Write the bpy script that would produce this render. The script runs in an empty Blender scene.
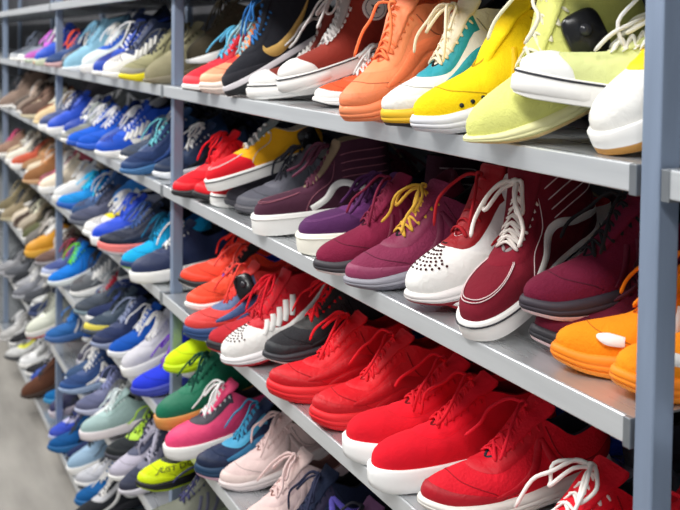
import bpy, math, random
import numpy as np
from mathutils import Vector, Matrix, Euler
random.seed(7)
C = bpy.context.scene.collection
PI = math.pi
scene = bpy.context.scene

# ------------------------------------------------------------------ materials
def lin(c):
    out = []
    for v in c:
        v = v / 255.0
        out.append(v / 12.92 if v <= 0.04045 else ((v + 0.055) / 1.055) ** 2.4)
    return (*out, 1.0)

MATS = {}
def mat(kind, col):
    key = (kind, tuple(col))
    if key in MATS: return MATS[key]
    m = bpy.data.materials.new(kind + '_%d_%d_%d' % tuple(col)); m.use_nodes = True
    nt = m.node_tree; N = nt.nodes; L = nt.links
    b = N['Principled BSDF']
    base = lin(col)
    P = dict(knit=(.9, 420, .35, .16), canvas=(.88, 700, .3, .10), leather=(.55, 260, .10, .06), suede=(.95, 500, .2, .18),
             rubber=(.6, 90, .05, .05), lace=(.85, 900, .3, .10), lining=(.95, 500, .25, .15), gloss=(.22, 50, .02, .03),
             mesh=(.82, 300, .5, .22))[kind]
    b.inputs['Roughness'].default_value = P[0]
    tc = N.new('ShaderNodeTexCoord')
    n = N.new('ShaderNodeTexNoise'); n.inputs['Scale'].default_value = P[1]; n.inputs['Detail'].default_value = 2
    L.new(tc.outputs['Object'], n.inputs['Vector'])
    n2 = N.new('ShaderNodeTexNoise'); n2.inputs['Scale'].default_value = 28; n2.inputs['Detail'].default_value = 3
    L.new(tc.outputs['Object'], n2.inputs['Vector'])
    mx = N.new('ShaderNodeMix'); mx.data_type = 'RGBA'
    d = P[3]
    mx.inputs['A'].default_value = (base[0]*(1-d), base[1]*(1-d), base[2]*(1-d), 1)
    mx.inputs['B'].default_value = (min(1, base[0]*(1+d)), min(1, base[1]*(1+d)), min(1, base[2]*(1+d)), 1)
    L.new(n2.outputs['Fac'], mx.inputs['Factor'])
    L.new(mx.outputs['Result'], b.inputs['Base Color'])
    tex = n.outputs['Fac']
    if kind in ('knit', 'mesh'):
        v = N.new('ShaderNodeTexVoronoi'); v.inputs['Scale'].default_value = 260 if kind == 'mesh' else 380
        L.new(tc.outputs['Object'], v.inputs['Vector']); tex = v.outputs['Distance']
    bp = N.new('ShaderNodeBump'); bp.inputs['Strength'].default_value = P[2]; bp.inputs['Distance'].default_value = .0012
    L.new(tex, bp.inputs['Height']); L.new(bp.outputs['Normal'], b.inputs['Normal'])
    b.inputs['Specular IOR Level'].default_value = .3 if kind not in ('rubber', 'gloss') else .45
    if kind not in ('rubber', 'lace', 'gloss'):
        n3 = N.new('ShaderNodeTexNoise'); n3.inputs['Scale'].default_value = 46; n3.inputs['Detail'].default_value = 3; n3.inputs['Distortion'].default_value = 1.2
        L.new(tc.outputs['Object'], n3.inputs['Vector'])
        b2 = N.new('ShaderNodeBump'); b2.inputs['Strength'].default_value = .45; b2.inputs['Distance'].default_value = .004
        L.new(n3.outputs['Fac'], b2.inputs['Height']); L.new(bp.outputs['Normal'], b2.inputs['Normal']); L.new(b2.outputs['Normal'], b.inputs['Normal'])
    MATS[key] = m
    return m

def metal(name, col, rough, metallic, streak):
    m = bpy.data.materials.new(name); m.use_nodes = True
    nt = m.node_tree; N = nt.nodes; L = nt.links; b = N['Principled BSDF']
    b.inputs['Metallic'].default_value = metallic
    tc = N.new('ShaderNodeTexCoord'); mp = N.new('ShaderNodeMapping'); mp.inputs['Scale'].default_value = streak
    L.new(tc.outputs['Object'], mp.inputs['Vector'])
    n = N.new('ShaderNodeTexNoise'); n.inputs['Scale'].default_value = 12; n.inputs['Detail'].default_value = 6
    L.new(mp.outputs['Vector'], n.inputs['Vector'])
    r = N.new('ShaderNodeMapRange'); r.inputs['To Min'].default_value = rough*.75; r.inputs['To Max'].default_value = rough*1.4
    L.new(n.outputs['Fac'], r.inputs['Value']); L.new(r.outputs['Result'], b.inputs['Roughness'])
    c = lin(col); mx = N.new('ShaderNodeMix'); mx.data_type = 'RGBA'
    mx.inputs['A'].default_value = (c[0]*.86, c[1]*.86, c[2]*.87, 1); mx.inputs['B'].default_value = (min(1, c[0]*1.1), min(1, c[1]*1.1), min(1, c[2]*1.1), 1)
    L.new(n.outputs['Fac'], mx.inputs['Factor']); L.new(mx.outputs['Result'], b.inputs['Base Color'])
    return m

# ------------------------------------------------------------------ camera solution and placing
CAM_YAW, CAM_PITCH, CAM_ROLL = math.radians(24.445), math.radians(2.541), math.radians(.7175)
CAM_POS = np.array([.8485, -.7254, 1.78]); FPX = 1050.0; PPY = 87.7
_f = np.array([-math.cos(CAM_YAW)*math.cos(CAM_PITCH), math.sin(CAM_YAW)*math.cos(CAM_PITCH), -math.sin(CAM_PITCH)])
_r = np.array([math.sin(CAM_YAW), math.cos(CAM_YAW), 0]); _u = np.cross(_r, _f)
_c, _s = math.cos(CAM_ROLL), math.sin(CAM_ROLL)
CR, CU, CF = _c*_r + _s*_u, -_s*_r + _c*_u, _f
BAY = 1.8
JX = [0, -1.89, -3.74, -5.6, -7.45, -9.3, -11.2]
SH = dict(A=1.657, B=1.3915, C=1.101, D=.776, E=.4675, F=.088, T=1.925)
def proj(p):
    d = np.array(p) - CAM_POS; z = d @ CF
    return 340 + FPX*(d @ CR)/z, PPY - FPX*(d @ CU)/z
def x_at(px, y, z):                   # X on the shelf line (depth y, height z) seen in photo column px
    lo, hi = -30.0, .6
    for _ in range(50):
        m = (lo + hi)/2
        if proj((m, y, z))[0] < px: lo = m
        else: hi = m
    return (lo + hi)/2

# ------------------------------------------------------------------ mesh helpers
def pchip(pts):
    xs = [p[0] for p in pts]; ys = [p[1] for p in pts]; n = len(xs)
    h = [xs[i+1]-xs[i] for i in range(n-1)]; dl = [(ys[i+1]-ys[i])/h[i] for i in range(n-1)]
    d = [0.0]*n; d[0] = dl[0]; d[-1] = dl[-1]
    for i in range(1, n-1):
        if dl[i-1]*dl[i] > 0:
            w1 = 2*h[i]+h[i-1]; w2 = h[i]+2*h[i-1]
            d[i] = (w1+w2)/(w1/dl[i-1]+w2/dl[i])
    def f(x):
        if x <= xs[0]: return ys[0]
        if x >= xs[-1]: return ys[-1]
        i = 0
        while x > xs[i+1]: i += 1
        t = (x-xs[i])/h[i]
        return ((1+2*t)*(1-t)**2*ys[i] + t*(1-t)**2*h[i]*d[i] + t*t*(3-2*t)*ys[i+1] + t*t*(t-1)*h[i]*d[i+1])
    return f

class MB:
    def __init__(s): s.v = []; s.f = []
    def grid(s, rows, close_u=False, flip=False):
        b = len(s.v); m = len(rows[0])
        for r in rows: s.v += [tuple(p) for p in r]
        for i in range(len(rows)-1):
            for j in range(m if close_u else m-1):
                k = (j+1) % m
                q = (b+i*m+j, b+i*m+k, b+(i+1)*m+k, b+(i+1)*m+j)
                s.f.append(q[::-1] if flip else q)
    def box(s, lo, hi):
        b = len(s.v)
        for z in (lo[2], hi[2]):
            s.v += [(lo[0], lo[1], z), (hi[0], lo[1], z), (hi[0], hi[1], z), (lo[0], hi[1], z)]
        for q in ((3,2,1,0),(4,5,6,7),(0,1,5,4),(1,2,6,5),(2,3,7,6),(3,0,4,7)): s.f.append(tuple(b+i for i in q))
    def tube(s, pts, r, n=6, sub=4, flat=1.0):
        P = [np.array(p, float) for p in pts]
        if len(P) > 2 and sub > 1:
            Q = []
            for i in range(len(P)-1):
                a = P[max(i-1, 0)]; b = P[i]; c = P[i+1]; d = P[min(i+2, len(P)-1)]
                for k in range(sub):
                    t = k/sub
                    Q.append(.5*(2*b+(c-a)*t+(2*a-5*b+4*c-d)*t*t+(3*b-a-3*c+d)*t**3))
            Q.append(P[-1]); P = Q
        up = np.array([0, 0, 1.0]); rows = []
        nrm = None
        for i, p in enumerate(P):
            t = P[min(i+1, len(P)-1)]-P[max(i-1, 0)]; t = t/(np.linalg.norm(t)+1e-9)
            if nrm is None:
                nrm = up - (up@t)*t
                if np.linalg.norm(nrm) < .1: nrm = np.array([1.0, 0, 0]) - t[0]*t
            else: nrm = nrm-(nrm@t)*t
            nrm = nrm/(np.linalg.norm(nrm)+1e-9); bi = np.cross(t, nrm)
            rr = r*(.55 if i in (0, len(P)-1) else 1)
            rows.append([p+rr*(math.cos(a)*bi+math.sin(a)*nrm*flat) for a in [2*PI*k/n for k in range(n)]])
        s.grid(rows, True)
        b = len(s.v); s.f.append(tuple(range(b-n, b))); b0 = b-n*len(rows); s.f.append(tuple(range(b0+n-1, b0-1, -1)))
    def disc(s, c, n, r, k=8):
        n = n/np.linalg.norm(n); a = np.cross(n, [0.3, .2, .9]); a /= np.linalg.norm(a); b = np.cross(n, a)
        i0 = len(s.v); s.v += [tuple(c+r*(math.cos(2*PI*i/k)*a+math.sin(2*PI*i/k)*b)) for i in range(k)]
        s.f.append(tuple(range(i0, i0+k)))
    def data(s, name, mirror=False):
        v = [(-p[0], p[1], p[2]) for p in s.v] if mirror else s.v
        f = [q[::-1] for q in s.f] if mirror else s.f
        me = bpy.data.meshes.new(name); me.from_pydata([tuple(map(float, p)) for p in v], [], f); me.update()
        me.polygons.foreach_set('use_smooth', [True]*len(me.polygons))
        me.materials.append(None)
        return me

def link(name, me, m=None, parent=None):
    o = bpy.data.objects.new(name, me); C.objects.link(o)
    if m is not None:
        o.material_slots[0].link = 'OBJECT'; o.material_slots[0].material = m
    if parent is not None: o.parent = parent
    return o
def solid(name, mb, m, parent=None, smooth=False, bevel=0):
    me = mb.data(name)
    if not smooth: me.polygons.foreach_set('use_smooth', [False]*len(me.polygons))
    me.materials[0] = m
    o = bpy.data.objects.new(name, me); C.objects.link(o)
    if parent is not None: o.parent = parent
    if bevel:
        b = o.modifiers.new('bevel', 'BEVEL'); b.width = bevel; b.segments = 3; b.limit_method = 'ANGLE'
    return o
def tag(o, label=None, cat=None, group=None, kind=None):
    if label: o['label'] = label
    if cat: o['category'] = cat
    if group: o['group'] = group
    if kind: o['kind'] = kind

# ------------------------------------------------------------------ shoe geometry
# local frame: toe towards -Y, width along X, ground at z=0, origin under the ball of the toe box (tip at y=-0.05)
BASE = dict(L=.292, wid=1.0, toe_a=.24, toe_n=2.15,
    B=[(0,.132),(.15,.150),(.3,.163),(.45,.150),(.6,.128),(.75,.120),(1,.116)],
    st=[(0,.032),(.12,.025),(.4,.025),(.7,.031),(1,.040)], sb=[(0,.018),(.12,.005),(.25,0),(.85,0),(1,.008)],
    prof=[(0,-.006),(.06,-.001),(.28,.001),(.31,-.0015),(.36,.002),(.55,.002),(.58,.0005),(.62,.002),(.85,.000),(1,-.003)], osplit=2,
    ty0=.33, ty1=.585, yb=.968, Z=[(.30,.067),(.36,.073),(.47,.095),(.585,.119),(.66,.106),(.76,.086),(.88,.096),(1,.112)],
    gap=.016, opn=.033, hz=.029, pad=.006, eye=6, lr=.0026, lstyle='cross', tl=.024, tw=1.0, bow=1, nl=1)
def style(**k):
    d = dict(BASE); d.update(k); return d
CUPP = [(0,-.004),(.04,0),(.30,.001),(.34,.0012),(.6,.0012),(.95,.0008),(1,-.001)]
STY = {}
STY['runner'] = style(heel=1, eyestay=1, swoosh=0, toe_mud=1, side=3, seam=1)
STY['knit'] = style(st=[(0,.038),(.12,.030),(.4,.028),(.7,.036),(1,.048)], toe_a=.24, toe_n=2.0, heel=1, eyestay=0, side=1, seam=1,
    Z=[(.30,.065),(.36,.071),(.47,.095),(.585,.118),(.66,.108),(.76,.091),(.88,.102),(1,.122)])
STY['hoop'] = style(st=[(0,.044),(.1,.036),(.4,.032),(.7,.038),(1,.048)], wid=1.0, toe_n=2.2, hz=.031, seam=1,
    Z=[(.30,.070),(.36,.076),(.47,.103),(.585,.130),(.66,.128),(.76,.116),(.88,.124),(1,.136)], heel=1, eyestay=1, toe_mud=1, side=2, eye=7)
STY['retro'] = style(vamp=.44, st=[(0,.034),(.1,.028),(.4,.027),(.7,.033),(1,.038)], wid=1.0, toe_n=2.5, hz=.038,
    Z=[(.30,.080),(.36,.086),(.47,.110),(.585,.140),(.66,.148),(.76,.142),(.88,.146),(1,.152)], heel=1, eyestay=1, perf=1, bands=1, swoosh=1, eye=6, lstyle='bar')
STY['court'] = style(st=[(0,.034),(.2,.032),(1,.034)], sb=[(0,.006),(.1,0),(1,0)], prof=CUPP, osplit=2, wid=1.03, toe_n=2.5, hz=.035,
    Z=[(.30,.080),(.36,.086),(.47,.108),(.585,.132),(.66,.118),(.76,.100),(.88,.104),(1,.116)], heel=1, eyestay=1, toe_mud=0)
STY['courtmid'] = style(st=[(0,.036),(.2,.034),(1,.036)], sb=[(0,.006),(.1,0),(1,0)], prof=CUPP, osplit=2, wid=1.0, toe_n=2.5, hz=.037,
    Z=[(.30,.076),(.36,.081),(.47,.102),(.585,.126),(.66,.124),(.76,.116),(.88,.122),(1,.130)], heel=1, eyestay=1, toe_mud=0, swoosh=0, eye=7)
STY['blazer'] = style(st=[(0,.030),(.2,.028),(1,.032)], sb=[(0,.006),(.1,0),(1,0)], prof=CUPP, osplit=4, toe_n=2.3, hz=.034,
    Z=[(.30,.074),(.36,.080),(.47,.104),(.585,.140),(.66,.152),(.76,.146),(.88,.146),(1,.150)], heel=1, eyestay=1, toe_mud=1, swoosh=1, eye=7)
STY['skate'] = style(vamp=.40, st=[(0,.030),(1,.030)], sb=[(0,.004),(.08,0),(1,0)], prof=CUPP, osplit=1, sline=1, toe_n=2.5, wid=1.0, hz=.034,
    ty0=.36, Z=[(.33,.068),(.40,.074),(.50,.092),(.585,.104),(.66,.094),(.76,.080),(.88,.082),(1,.088)], heel=0, eyestay=1, eye=5, lstyle='bar', bow=0, stitch=1, lr=.0032, gap=.017, tl=.028)
STY['skatehi'] = style(st=[(0,.031),(1,.031)], sb=[(0,.004),(.08,0),(1,0)], prof=CUPP, osplit=1, sline=1, toe_n=2.5, hz=.036, ty0=.37,
    Z=[(.33,.070),(.40,.078),(.50,.106),(.585,.142),(.64,.162),(.74,.166),(.88,.168),(1,.170)], heel=1, eyestay=1, wave=1, ribs=1, stitch=1, eye=8, lr=.0030, pad=.008)
STY['skateplat'] = style(**{**STY['skatehi'], 'st': [(0,.042),(1,.042)],
    'Z': [(a, b+.010) for a, b in STY['skatehi']['Z']]})
STY['plat'] = style(**{**STY['skate'], 'st': [(0,.040),(1,.040)], 'eyestay': 1, 'bow': 1,
    'Z': [(a, b+.010) for a, b in STY['skate']['Z']]})
STY['chuck'] = style(st=[(0,.034),(.25,.030),(1,.029)], sb=[(0,.003),(.08,0),(1,0)], prof=CUPP, osplit=1, sline=1, toe_a=.22, toe_n=2.2, wid=.96, hz=.030,
    ty0=.345, Z=[(.31,.064),(.38,.072),(.50,.103),(.585,.140),(.64,.158),(.76,.160),(.88,.162),(1,.164)], rtoe=1, patch=1, eyestay=0, eyelets=1, eye=8, stitch=0, pad=.003)
STY['chucklow'] = style(**{**STY['chuck'], 'Z': [(.31,.064),(.38,.070),(.50,.088),(.585,.102),(.66,.092),(.76,.080),(.88,.082),(1,.090)], 'patch': 0, 'eye': 6, 'bow': 1})
STY['boot'] = style(st=[(0,.028),(.3,.024),(.6,.030),(1,.034)], prof=CUPP, osplit=2, toe_n=2.3, hz=.037, wid=1.02,
    Z=[(.30,.084),(.36,.092),(.47,.116),(.585,.150),(.66,.165),(.76,.166),(1,.170)], heel=1, eyestay=1, toe_mud=0, eye=6)
STY['lowboot'] = style(**{**STY['boot'], 'Z': [(.30,.080),(.36,.086),(.47,.104),(.585,.124),(.66,.108),(.76,.092),(.88,.096),(1,.104)]})

STY['sockhi'] = style(st=[(0,.026),(.12,.021),(.4,.021),(.7,.025),(1,.032)], toe_a=.28, toe_n=2.0, hz=.034, tl=.03, eye=5,
    Z=[(.30,.072),(.36,.080),(.47,.112),(.585,.150),(.66,.158),(.76,.156),(.88,.162),(1,.168)], heel=1, eyestay=0, side=0)
STY['gum'] = style(**{**STY['court'], 'osplit': 3, 'swoosh': 1})
class Geo:
    def __init__(s, p, M=64):
        s.p = p; s.M = M
        s.L = p['L']; s.Bf = pchip(p['B']); s.stf = pchip(p['st']); s.sbf = pchip(p['sb']); s.Zf = pchip(p['Z'])
        s.k = .05
        sp = lambda x: math.log1p(math.exp(min(x, 40)))
        s.sp = sp
        s.Y0 = sp((0-p['ty0'])/s.k)*s.k; s.Y1 = sp((1-p['ty0'])/s.k)*s.k
    def half(s, y):
        p = s.p; a = p['toe_a']; h = .16; e = 1.0
        if y < a: e *= max(0, 1-(1-y/a)**p['toe_n'])**(1/p['toe_n'])
        if y > 1-h: e *= max(0, 1-((y-1+h)/h)**2.2)**(1/2.2)
        return s.Bf(y)*e*s.L*p['wid']
    def cen(s, y): return s.L*(.030*math.exp(-(y/.22)**2) - .012*math.exp(-((y-.58)/.2)**2))
    def loc(s, y): return -.05+y*s.L
    def base(s, phi, off=0):                   # sole outline point and its outward normal
        y = .5*(1-math.cos(phi)); sg = 1 if math.sin(phi) >= 0 else -1
        if abs(math.sin(phi)) < 1e-6: sg = 0
        def P(q):
            yy = .5*(1-math.cos(q)); return np.array([s.cen(yy)+(1 if math.sin(q) >= 0 else -1)*s.half(yy), s.loc(yy)])
        a = P(phi-.03); b = P(phi+.03); t = b-a; t /= np.linalg.norm(t)+1e-9
        n = np.array([t[1], -t[0]])
        c = P(phi)
        if n @ (c-np.array([0, s.loc(.5)])) < 0: n = -n
        return c+n*off, n, y
    def toploop(s, phi):
        p = s.p; y = .5*(1-math.cos(phi)); sg = 1 if math.sin(phi) >= 0 else -1
        m = (s.sp((y-p['ty0'])/s.k)*s.k-s.Y0)/(s.Y1-s.Y0); Y = p['ty0']+(p['yb']-p['ty0'])*m
        a = .05; d = Y-p['ty0']; e = 1.0
        if d < a: e = math.sqrt(max(0, 1-(1-d/a)**2))
        h = .11
        if Y > p['yb']-h: e *= max(0, 1-((Y-p['yb']+h)/h)**2.3)**(1/2.3)
        t = min(1, max(0, (Y-p['ty1']+.05)/.16)); t = t*t*(3-2*t)
        o = (p['gap']*(.75+.5*min(1, d/.25))*(1-t)+p['opn']*t)*e
        return np.array([s.cen(Y)*(.4)+sg*o, s.loc(Y), s.Zf(Y)]), Y
    def S(s, phi, v, off=0.0):
        if off:
            e = .01
            a = s.S(phi+e, v)-s.S(phi-e, v); v0 = max(0, v-.02); v1 = min(1, v+.02)
            b = s.S(phi, v1)-s.S(phi, v0); n = np.cross(a, b); n /= np.linalg.norm(n)+1e-12
            c = s.S(phi, v)
            return c+n*off
        p = s.p; q, n, y = s.base(phi, -.004); zb = s.stf(y)-.003
        P0 = np.array([q[0], q[1], zb]); P1, Y = s.toploop(phi)
        dz = P1[2]-zb; h = P0[:2]-P1[:2]; hl = np.linalg.norm(h)+1e-9
        wall = dz/(dz+hl); w2 = wall*wall
        hz = min(p['hz']*(.75+.25*min(1, hl/.06)), dz*.9)
        n3 = np.array([n[0], n[1], 0])
        C1 = P0+np.array([0, 0, hz])+n3*(.004+.006*w2)
        C2 = np.array([P1[0]+h[0]*.50, P1[1]+h[1]*.50, P1[2]-dz*.62*w2-.10*hl*(1-w2)])+n3*(.006*w2)
        u = 1-v
        return u**3*P0+3*u*u*v*C1+3*u*v*v*C2+v**3*P1
    def y2phi(s, y, side): return math.acos(1-2*max(.0005, min(.9995, y)))*(1 if side > 0 else -1)

def ribbon_on(g, mb, pts, wd, side, off=.0016, n=26):
    fx = pchip([(i, 0) for i in range(len(pts))])
    P = []
    for i in range(n+1):
        t = i/n*(len(pts)-1); k = min(int(t), len(pts)-2); u = t-k
        a = np.array(pts[max(k-1, 0)]); b = np.array(pts[k]); c = np.array(pts[k+1]); d = np.array(pts[min(k+2, len(pts)-1)])
        P.append(.5*(2*b+(c-a)*u+(2*a-5*b+4*c-d)*u*u+(3*b-a-3*c+d)*u**3))
    wf = pchip([(i/(len(wd)-1), w) for i, w in enumerate(wd)]) if len(wd) > 1 else (lambda t: wd[0])
    ev = lambda q, o=0: g.S(g.y2phi(q[0], side), min(.995, max(.005, q[1])), o)
    rows = []
    for i, q in enumerate(P):
        t = ev(P[min(i+1, n)])-ev(P[max(i-1, 0)]); t /= np.linalg.norm(t)+1e-9
        Jy = (ev(q+[.01, 0])-ev(q-[.01, 0]))/.02; Jv = (ev(q+[0, .02])-ev(q-[0, .02]))/.04
        nn = np.cross(Jy, Jv); nn /= np.linalg.norm(nn)+1e-9; sd = np.cross(nn, t)
        A = np.stack([Jy, Jv], 1); w = wf(i/n)/2
        row = []
        for e, o in ((-1, .1), (-.8, 1), (0, 1), (.8, 1), (1, .1)):
            dl = np.linalg.lstsq(A, sd*w*e, rcond=None)[0]; row.append(ev(q+dl, off*o*(1 if side > 0 else 1)))
        rows.append(row)
    # keep faces outward
    mb.grid(rows, flip=True)

def shoe_parts(key, mir, lacev=0):
    p = STY[key]; g = Geo(p); M = g.M; ph = [2*PI*j/M for j in range(M)]
    parts = {}
    # upper
    mb = MB(); rows = [[g.S(f, v) for f in ph] for v in [0, .06, .14, .23, .33, .43, .53, .63, .73, .82, .9, .96, 1]]
    mb.grid(rows, True); parts['upper'] = (mb, 'upper', None)
    # lining: rolled collar, then down to an insole
    top = [g.toploop(f)[0] for f in ph]
    def inner(d, dz, sc=None):
        out = []
        for j, f in enumerate(ph):
            a = top[j]; cx = g.cen(.7)*.4
            b = a.copy(); w = a[0]-cx
            b[0] = cx+math.copysign(max(.001, abs(w)-d), w) if abs(w) > .0015 else a[0]
            y = a[1]; ye = g.loc(p['yb']); y0 = g.loc(p['ty0'])
            if ye-y < .03: b[1] = y-d*(1-(ye-y)/.03)
            b[2] = a[2]+dz; out.append(b)
        return out
    fl = []
    for j, f in enumerate(ph):
        q, n, y = g.base(f, -.012); fl.append(np.array([q[0], max(q[1], g.loc(.2)) if y < .3 else q[1], g.stf(y)+.006]))
    pd = p['pad']
    rows = [top, inner(pd*.35, .0018), inner(pd, .0005), inner(pd*1.2, -.008), inner(pd*.8, -.024)]
    mid = []
    for a, b in zip(rows[-1], fl): c = a*.4+b*.6; mid.append(c)
    rows += [mid, fl]
    mb = MB(); mb.grid(rows, True)
    b0 = len(mb.v)-M
    for j in range(1, M//2):
        a, b, c, d = b0+j, b0+(j+1) % M, b0+(M-j-1) % M, b0+(M-j) % M
        mb.f.append((a, b, c, d))
    parts['lining'] = (mb, 'lining', 'upper')
    # sole
    pf = p['prof']; rr = []
    for fz, of in pf:
        row = []
        for f in ph:
            q, n, y = g.base(f, of+.0015); zb = g.sbf(y); zt = g.stf(y); row.append(np.array([q[0], q[1], zb+(zt-zb)*fz]))
        rr.append(row)
    def cap(mb, b0, flip):
        for j in range(1, M//2-1):
            a, b, c, d = b0+j, b0+j+1, b0+M-j-1, b0+M-j
            mb.f.append((a, b, c, d)[::-1] if flip else (a, b, c, d))
    k = p['osplit']
    mo = MB(); mo.grid(rr[:k+1], True); cap(mo, 0, True); parts['outsole'] = (mo, 'out', None)
    mm = MB(); mm.grid(rr[k:], True)
    cap(mm, len(mm.v)-M, False); parts['midsole'] = (mm, 'mid', None)
    if p.get('sline'):
        mb = MB()
        for fz in ((.80,) if key != 'chuck' and key != 'chucklow' else (.9,)):
            pts = []
            for j in range(M+1):
                q, n, y = g.base(ph[j % M], .0032); zb = g.sbf(y); pts.append((q[0], q[1], zb+(g.stf(y)-zb)*fz))
            mb.tube(pts, .0014, 5, 1)
        parts['sole_stripe'] = (mb, 'sline', 'midsole')
    # surface helpers
    def patch(mb, f0, f1, lo, hi, off, n=24, m=6):
        rows = []
        for i in range(m+1):
            t = i/m; row = []
            for j in range(n+1):
                f = f0+(f1-f0)*j/n; a = lo(f); b = hi(f); v = a+(b-a)*t
                edge = (i in (0, m)) or (j in (0, n))
                row.append(g.S(f, v, off*(.1 if edge else 1)))
            rows.append(row)
        mb.grid(rows)
    def ribbon(mb, *q): ribbon_on(g, mb, *q)
    # eyestay
    ya, yc = p['ty0'], p['ty1']
    def phi_for_top(Y):                         # phi whose top-loop Y equals Y (right side)
        lo, hi = 0.01, PI-.01
        for _ in range(30):
            m = (lo+hi)/2
            if g.toploop(m)[1] < Y: lo = m
            else: hi = m
        return (lo+hi)/2
    if p.get('eyestay'):
        mb = MB(); f1 = phi_for_top(yc+.01)
        w = lambda f: 1-(.012+.012)/max(.03, np.linalg.norm(g.S(f, 1)-g.S(f, .5))*2)*1.0
        patch(mb, -f1, f1, lambda f: max(.35, w(f)-.02), lambda f: .995, .0022, 48, 5)
        parts['eyestay'] = (mb, 'eye', 'upper')
    if p.get('toe_mud'):
        mb = MB(); F = g.y2phi(.36, 1)
        patch(mb, -F, F, lambda f: .0, lambda f: .06+.26*math.cos(f/F*PI/2)**.6, .0016, 40, 5)
        parts['toe_cap'] = (mb, 'toe', 'upper')
    if p.get('vamp'):
        mb = MB(); F = g.y2phi(p['vamp'], 1)
        patch(mb, -F, F, lambda f: .0, lambda f: .02+.97*max(0, math.cos(f/F*PI/2))**.45, .0014, 48, 12)
        parts['vamp'] = (mb, 'toe', 'upper')
    if p.get('rtoe'):
        mb = MB(); F = g.y2phi(.235, 1)
        patch(mb, -F, F, lambda f: .0, lambda f: .02+.60*max(0, math.cos(f/F*PI/2))**.55, .0025, 40, 8)
        parts['toe_cap'] = (mb, 'toe', 'upper')
        mb = MB(); F = g.y2phi(.30, 1); rows = []
        for i in range(4):
            row = []
            for j in range(41):
                q, n, y = g.base(-F+2*F*j/40, (.0022, .0055, .0055, .0022)[i]*(1 if 0 < j < 40 else .5)); zt = g.stf(y)
                row.append((q[0], q[1], (.006, .009, zt*.72, zt*.8)[i]))
            rows.append(row)
        mb.grid(rows); parts['toe_bumper'] = (mb, 'mid', 'midsole')
    if p.get('heel'):
        mb = MB(); F = g.y2phi(.80, 1)
        patch(mb, F, 2*PI-F, lambda f: 0, lambda f: .12+.52*max(0, math.sin((f-F)/(2*PI-2*F)*PI))**.7, .0018, 30, 5)
        parts['heel_counter'] = (mb, 'heel', 'upper')
    if p.get('swoosh'):
        for sd in (1, -1):
            mb = MB(); ribbon(mb, [(.395,.60),(.40,.40),(.46,.24),(.56,.27),(.70,.47),(.90,.80)], [.001,.012,.024,.021,.013,.001], sd, .0026, 30)
            parts['side_stripe#%d' % sd] = (mb, 'stripe', 'upper')
    if p.get('side') == 1:
        for sd in (1, -1):
            for k, q in enumerate(([(.40,.06),(.45,.35),(.50,.72)], [(.49,.06),(.53,.35),(.56,.70)], [(.58,.06),(.62,.35),(.64,.60)])):
                mb = MB(); ribbon(mb, q, [.010, .008], sd, .0016, 12)
                parts['side_stripe#%d%d' % (sd, k)] = (mb, 'stripe', 'upper')
    if p.get('side') == 2:
        for sd in (1, -1):
            mb = MB(); ribbon(mb, [(.22,.20),(.36,.34),(.52,.45),(.70,.40),(.90,.45)], [.006,.016,.022,.018,.010], sd)
            parts['side_panel#%d' % sd] = (mb, 'stripe', 'upper')
            mb = MB(); ribbon(mb, [(.36,.03),(.46,.12),(.60,.16),(.74,.10)], [.004,.016,.018,.004], sd)
            parts['side_stripe#%d' % sd] = (mb, 'stripe', 'upper')
    if p.get('side') == 3:
        for sd in (1, -1):
            mb = MB(); ribbon(mb, [(.30,.10),(.42,.20),(.52,.42),(.575,.80)], [.004,.011,.013,.010], sd)
            parts['side_panel#%d' % sd] = (mb, 'stripe', 'upper')
            mb = MB(); ribbon(mb, [(.585,.78),(.64,.45),(.72,.26),(.84,.20)], [.008,.012,.012,.006], sd)
            parts['side_stripe#%d' % sd] = (mb, 'stripe', 'upper')
    if p.get('seam'):
        mb = MB(); F = g.y2phi(.33, 1)
        mb.tube([g.S(f, .10+.50*max(0, math.cos(f/F*PI/2))**.7, -.0002) for f in np.linspace(-F, F, 31)], .0010, 4, 1)
        parts['toe_seam'] = (mb, 'seam', 'upper')
        for sd in (1, -1):
            mb = MB(); mb.tube([g.S(g.y2phi(y, sd), v, .001) for y, v in ((.62,.92),(.66,.62),(.74,.42),(.86,.36),(.95,.55))], .0010, 4, 4)
            parts['side_seam#%d' % sd] = (mb, 'seam', 'upper')
    if p.get('wave'):
        for sd in (1, -1):
            mb = MB(); ribbon(mb, [(.40,.08),(.50,.27),(.575,.52),(.66,.53),(.78,.40),(.96,.30)], [.013, .013, .014, .013, .012, .010], sd, .0022, 36)
            parts['side_stripe#%d' % sd] = (mb, 'stripe', 'upper')
    if p.get('bands'):
        for sd in (1, -1):
            for k in range(5):
                Y = .31+.062*k; mb = MB()
                ribbon(mb, [(Y,.40+.02*k),(Y+.035,.58+.02*k),(Y+.06,.80)], [.010, .013, .012], sd, .0034, 10)
                parts['lace_band#%d%d' % (sd, k)] = (mb, 'band', 'upper')
    if p.get('ribs'):
        for sd in (1, -1):
            for v in (.62, .71, .80, .89):
                mb = MB(); mb.tube([g.S(g.y2phi(y, sd), v, .0012) for y in (.64, .70, .77, .84, .91, .96)], .0011, 4, 3)
                parts['collar_seam#%d%s' % (sd, v)] = (mb, 'thread', 'upper')
    if p.get('stitch'):
        F = g.y2phi(.30, 1)
        for vv in (.30, .345):
            mb = MB(); mb.tube([g.S(f, vv+.45*(abs(f)/F)**3, .0012) for f in np.linspace(-F, F, 25)], .0009, 4, 1)
            parts['toe_seam#%s' % vv] = (mb, 'thread', 'upper')
        for sd in (1, -1):
            mb = MB(); mb.tube([g.S(g.y2phi(y, sd), v, .0012) for y, v in ((.36, .02), (.39, .3), (.45, .55), (.56, .66), (.60, .9))], .0009, 4, 4)
            parts['side_seam#%d' % sd] = (mb, 'thread', 'upper')
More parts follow.
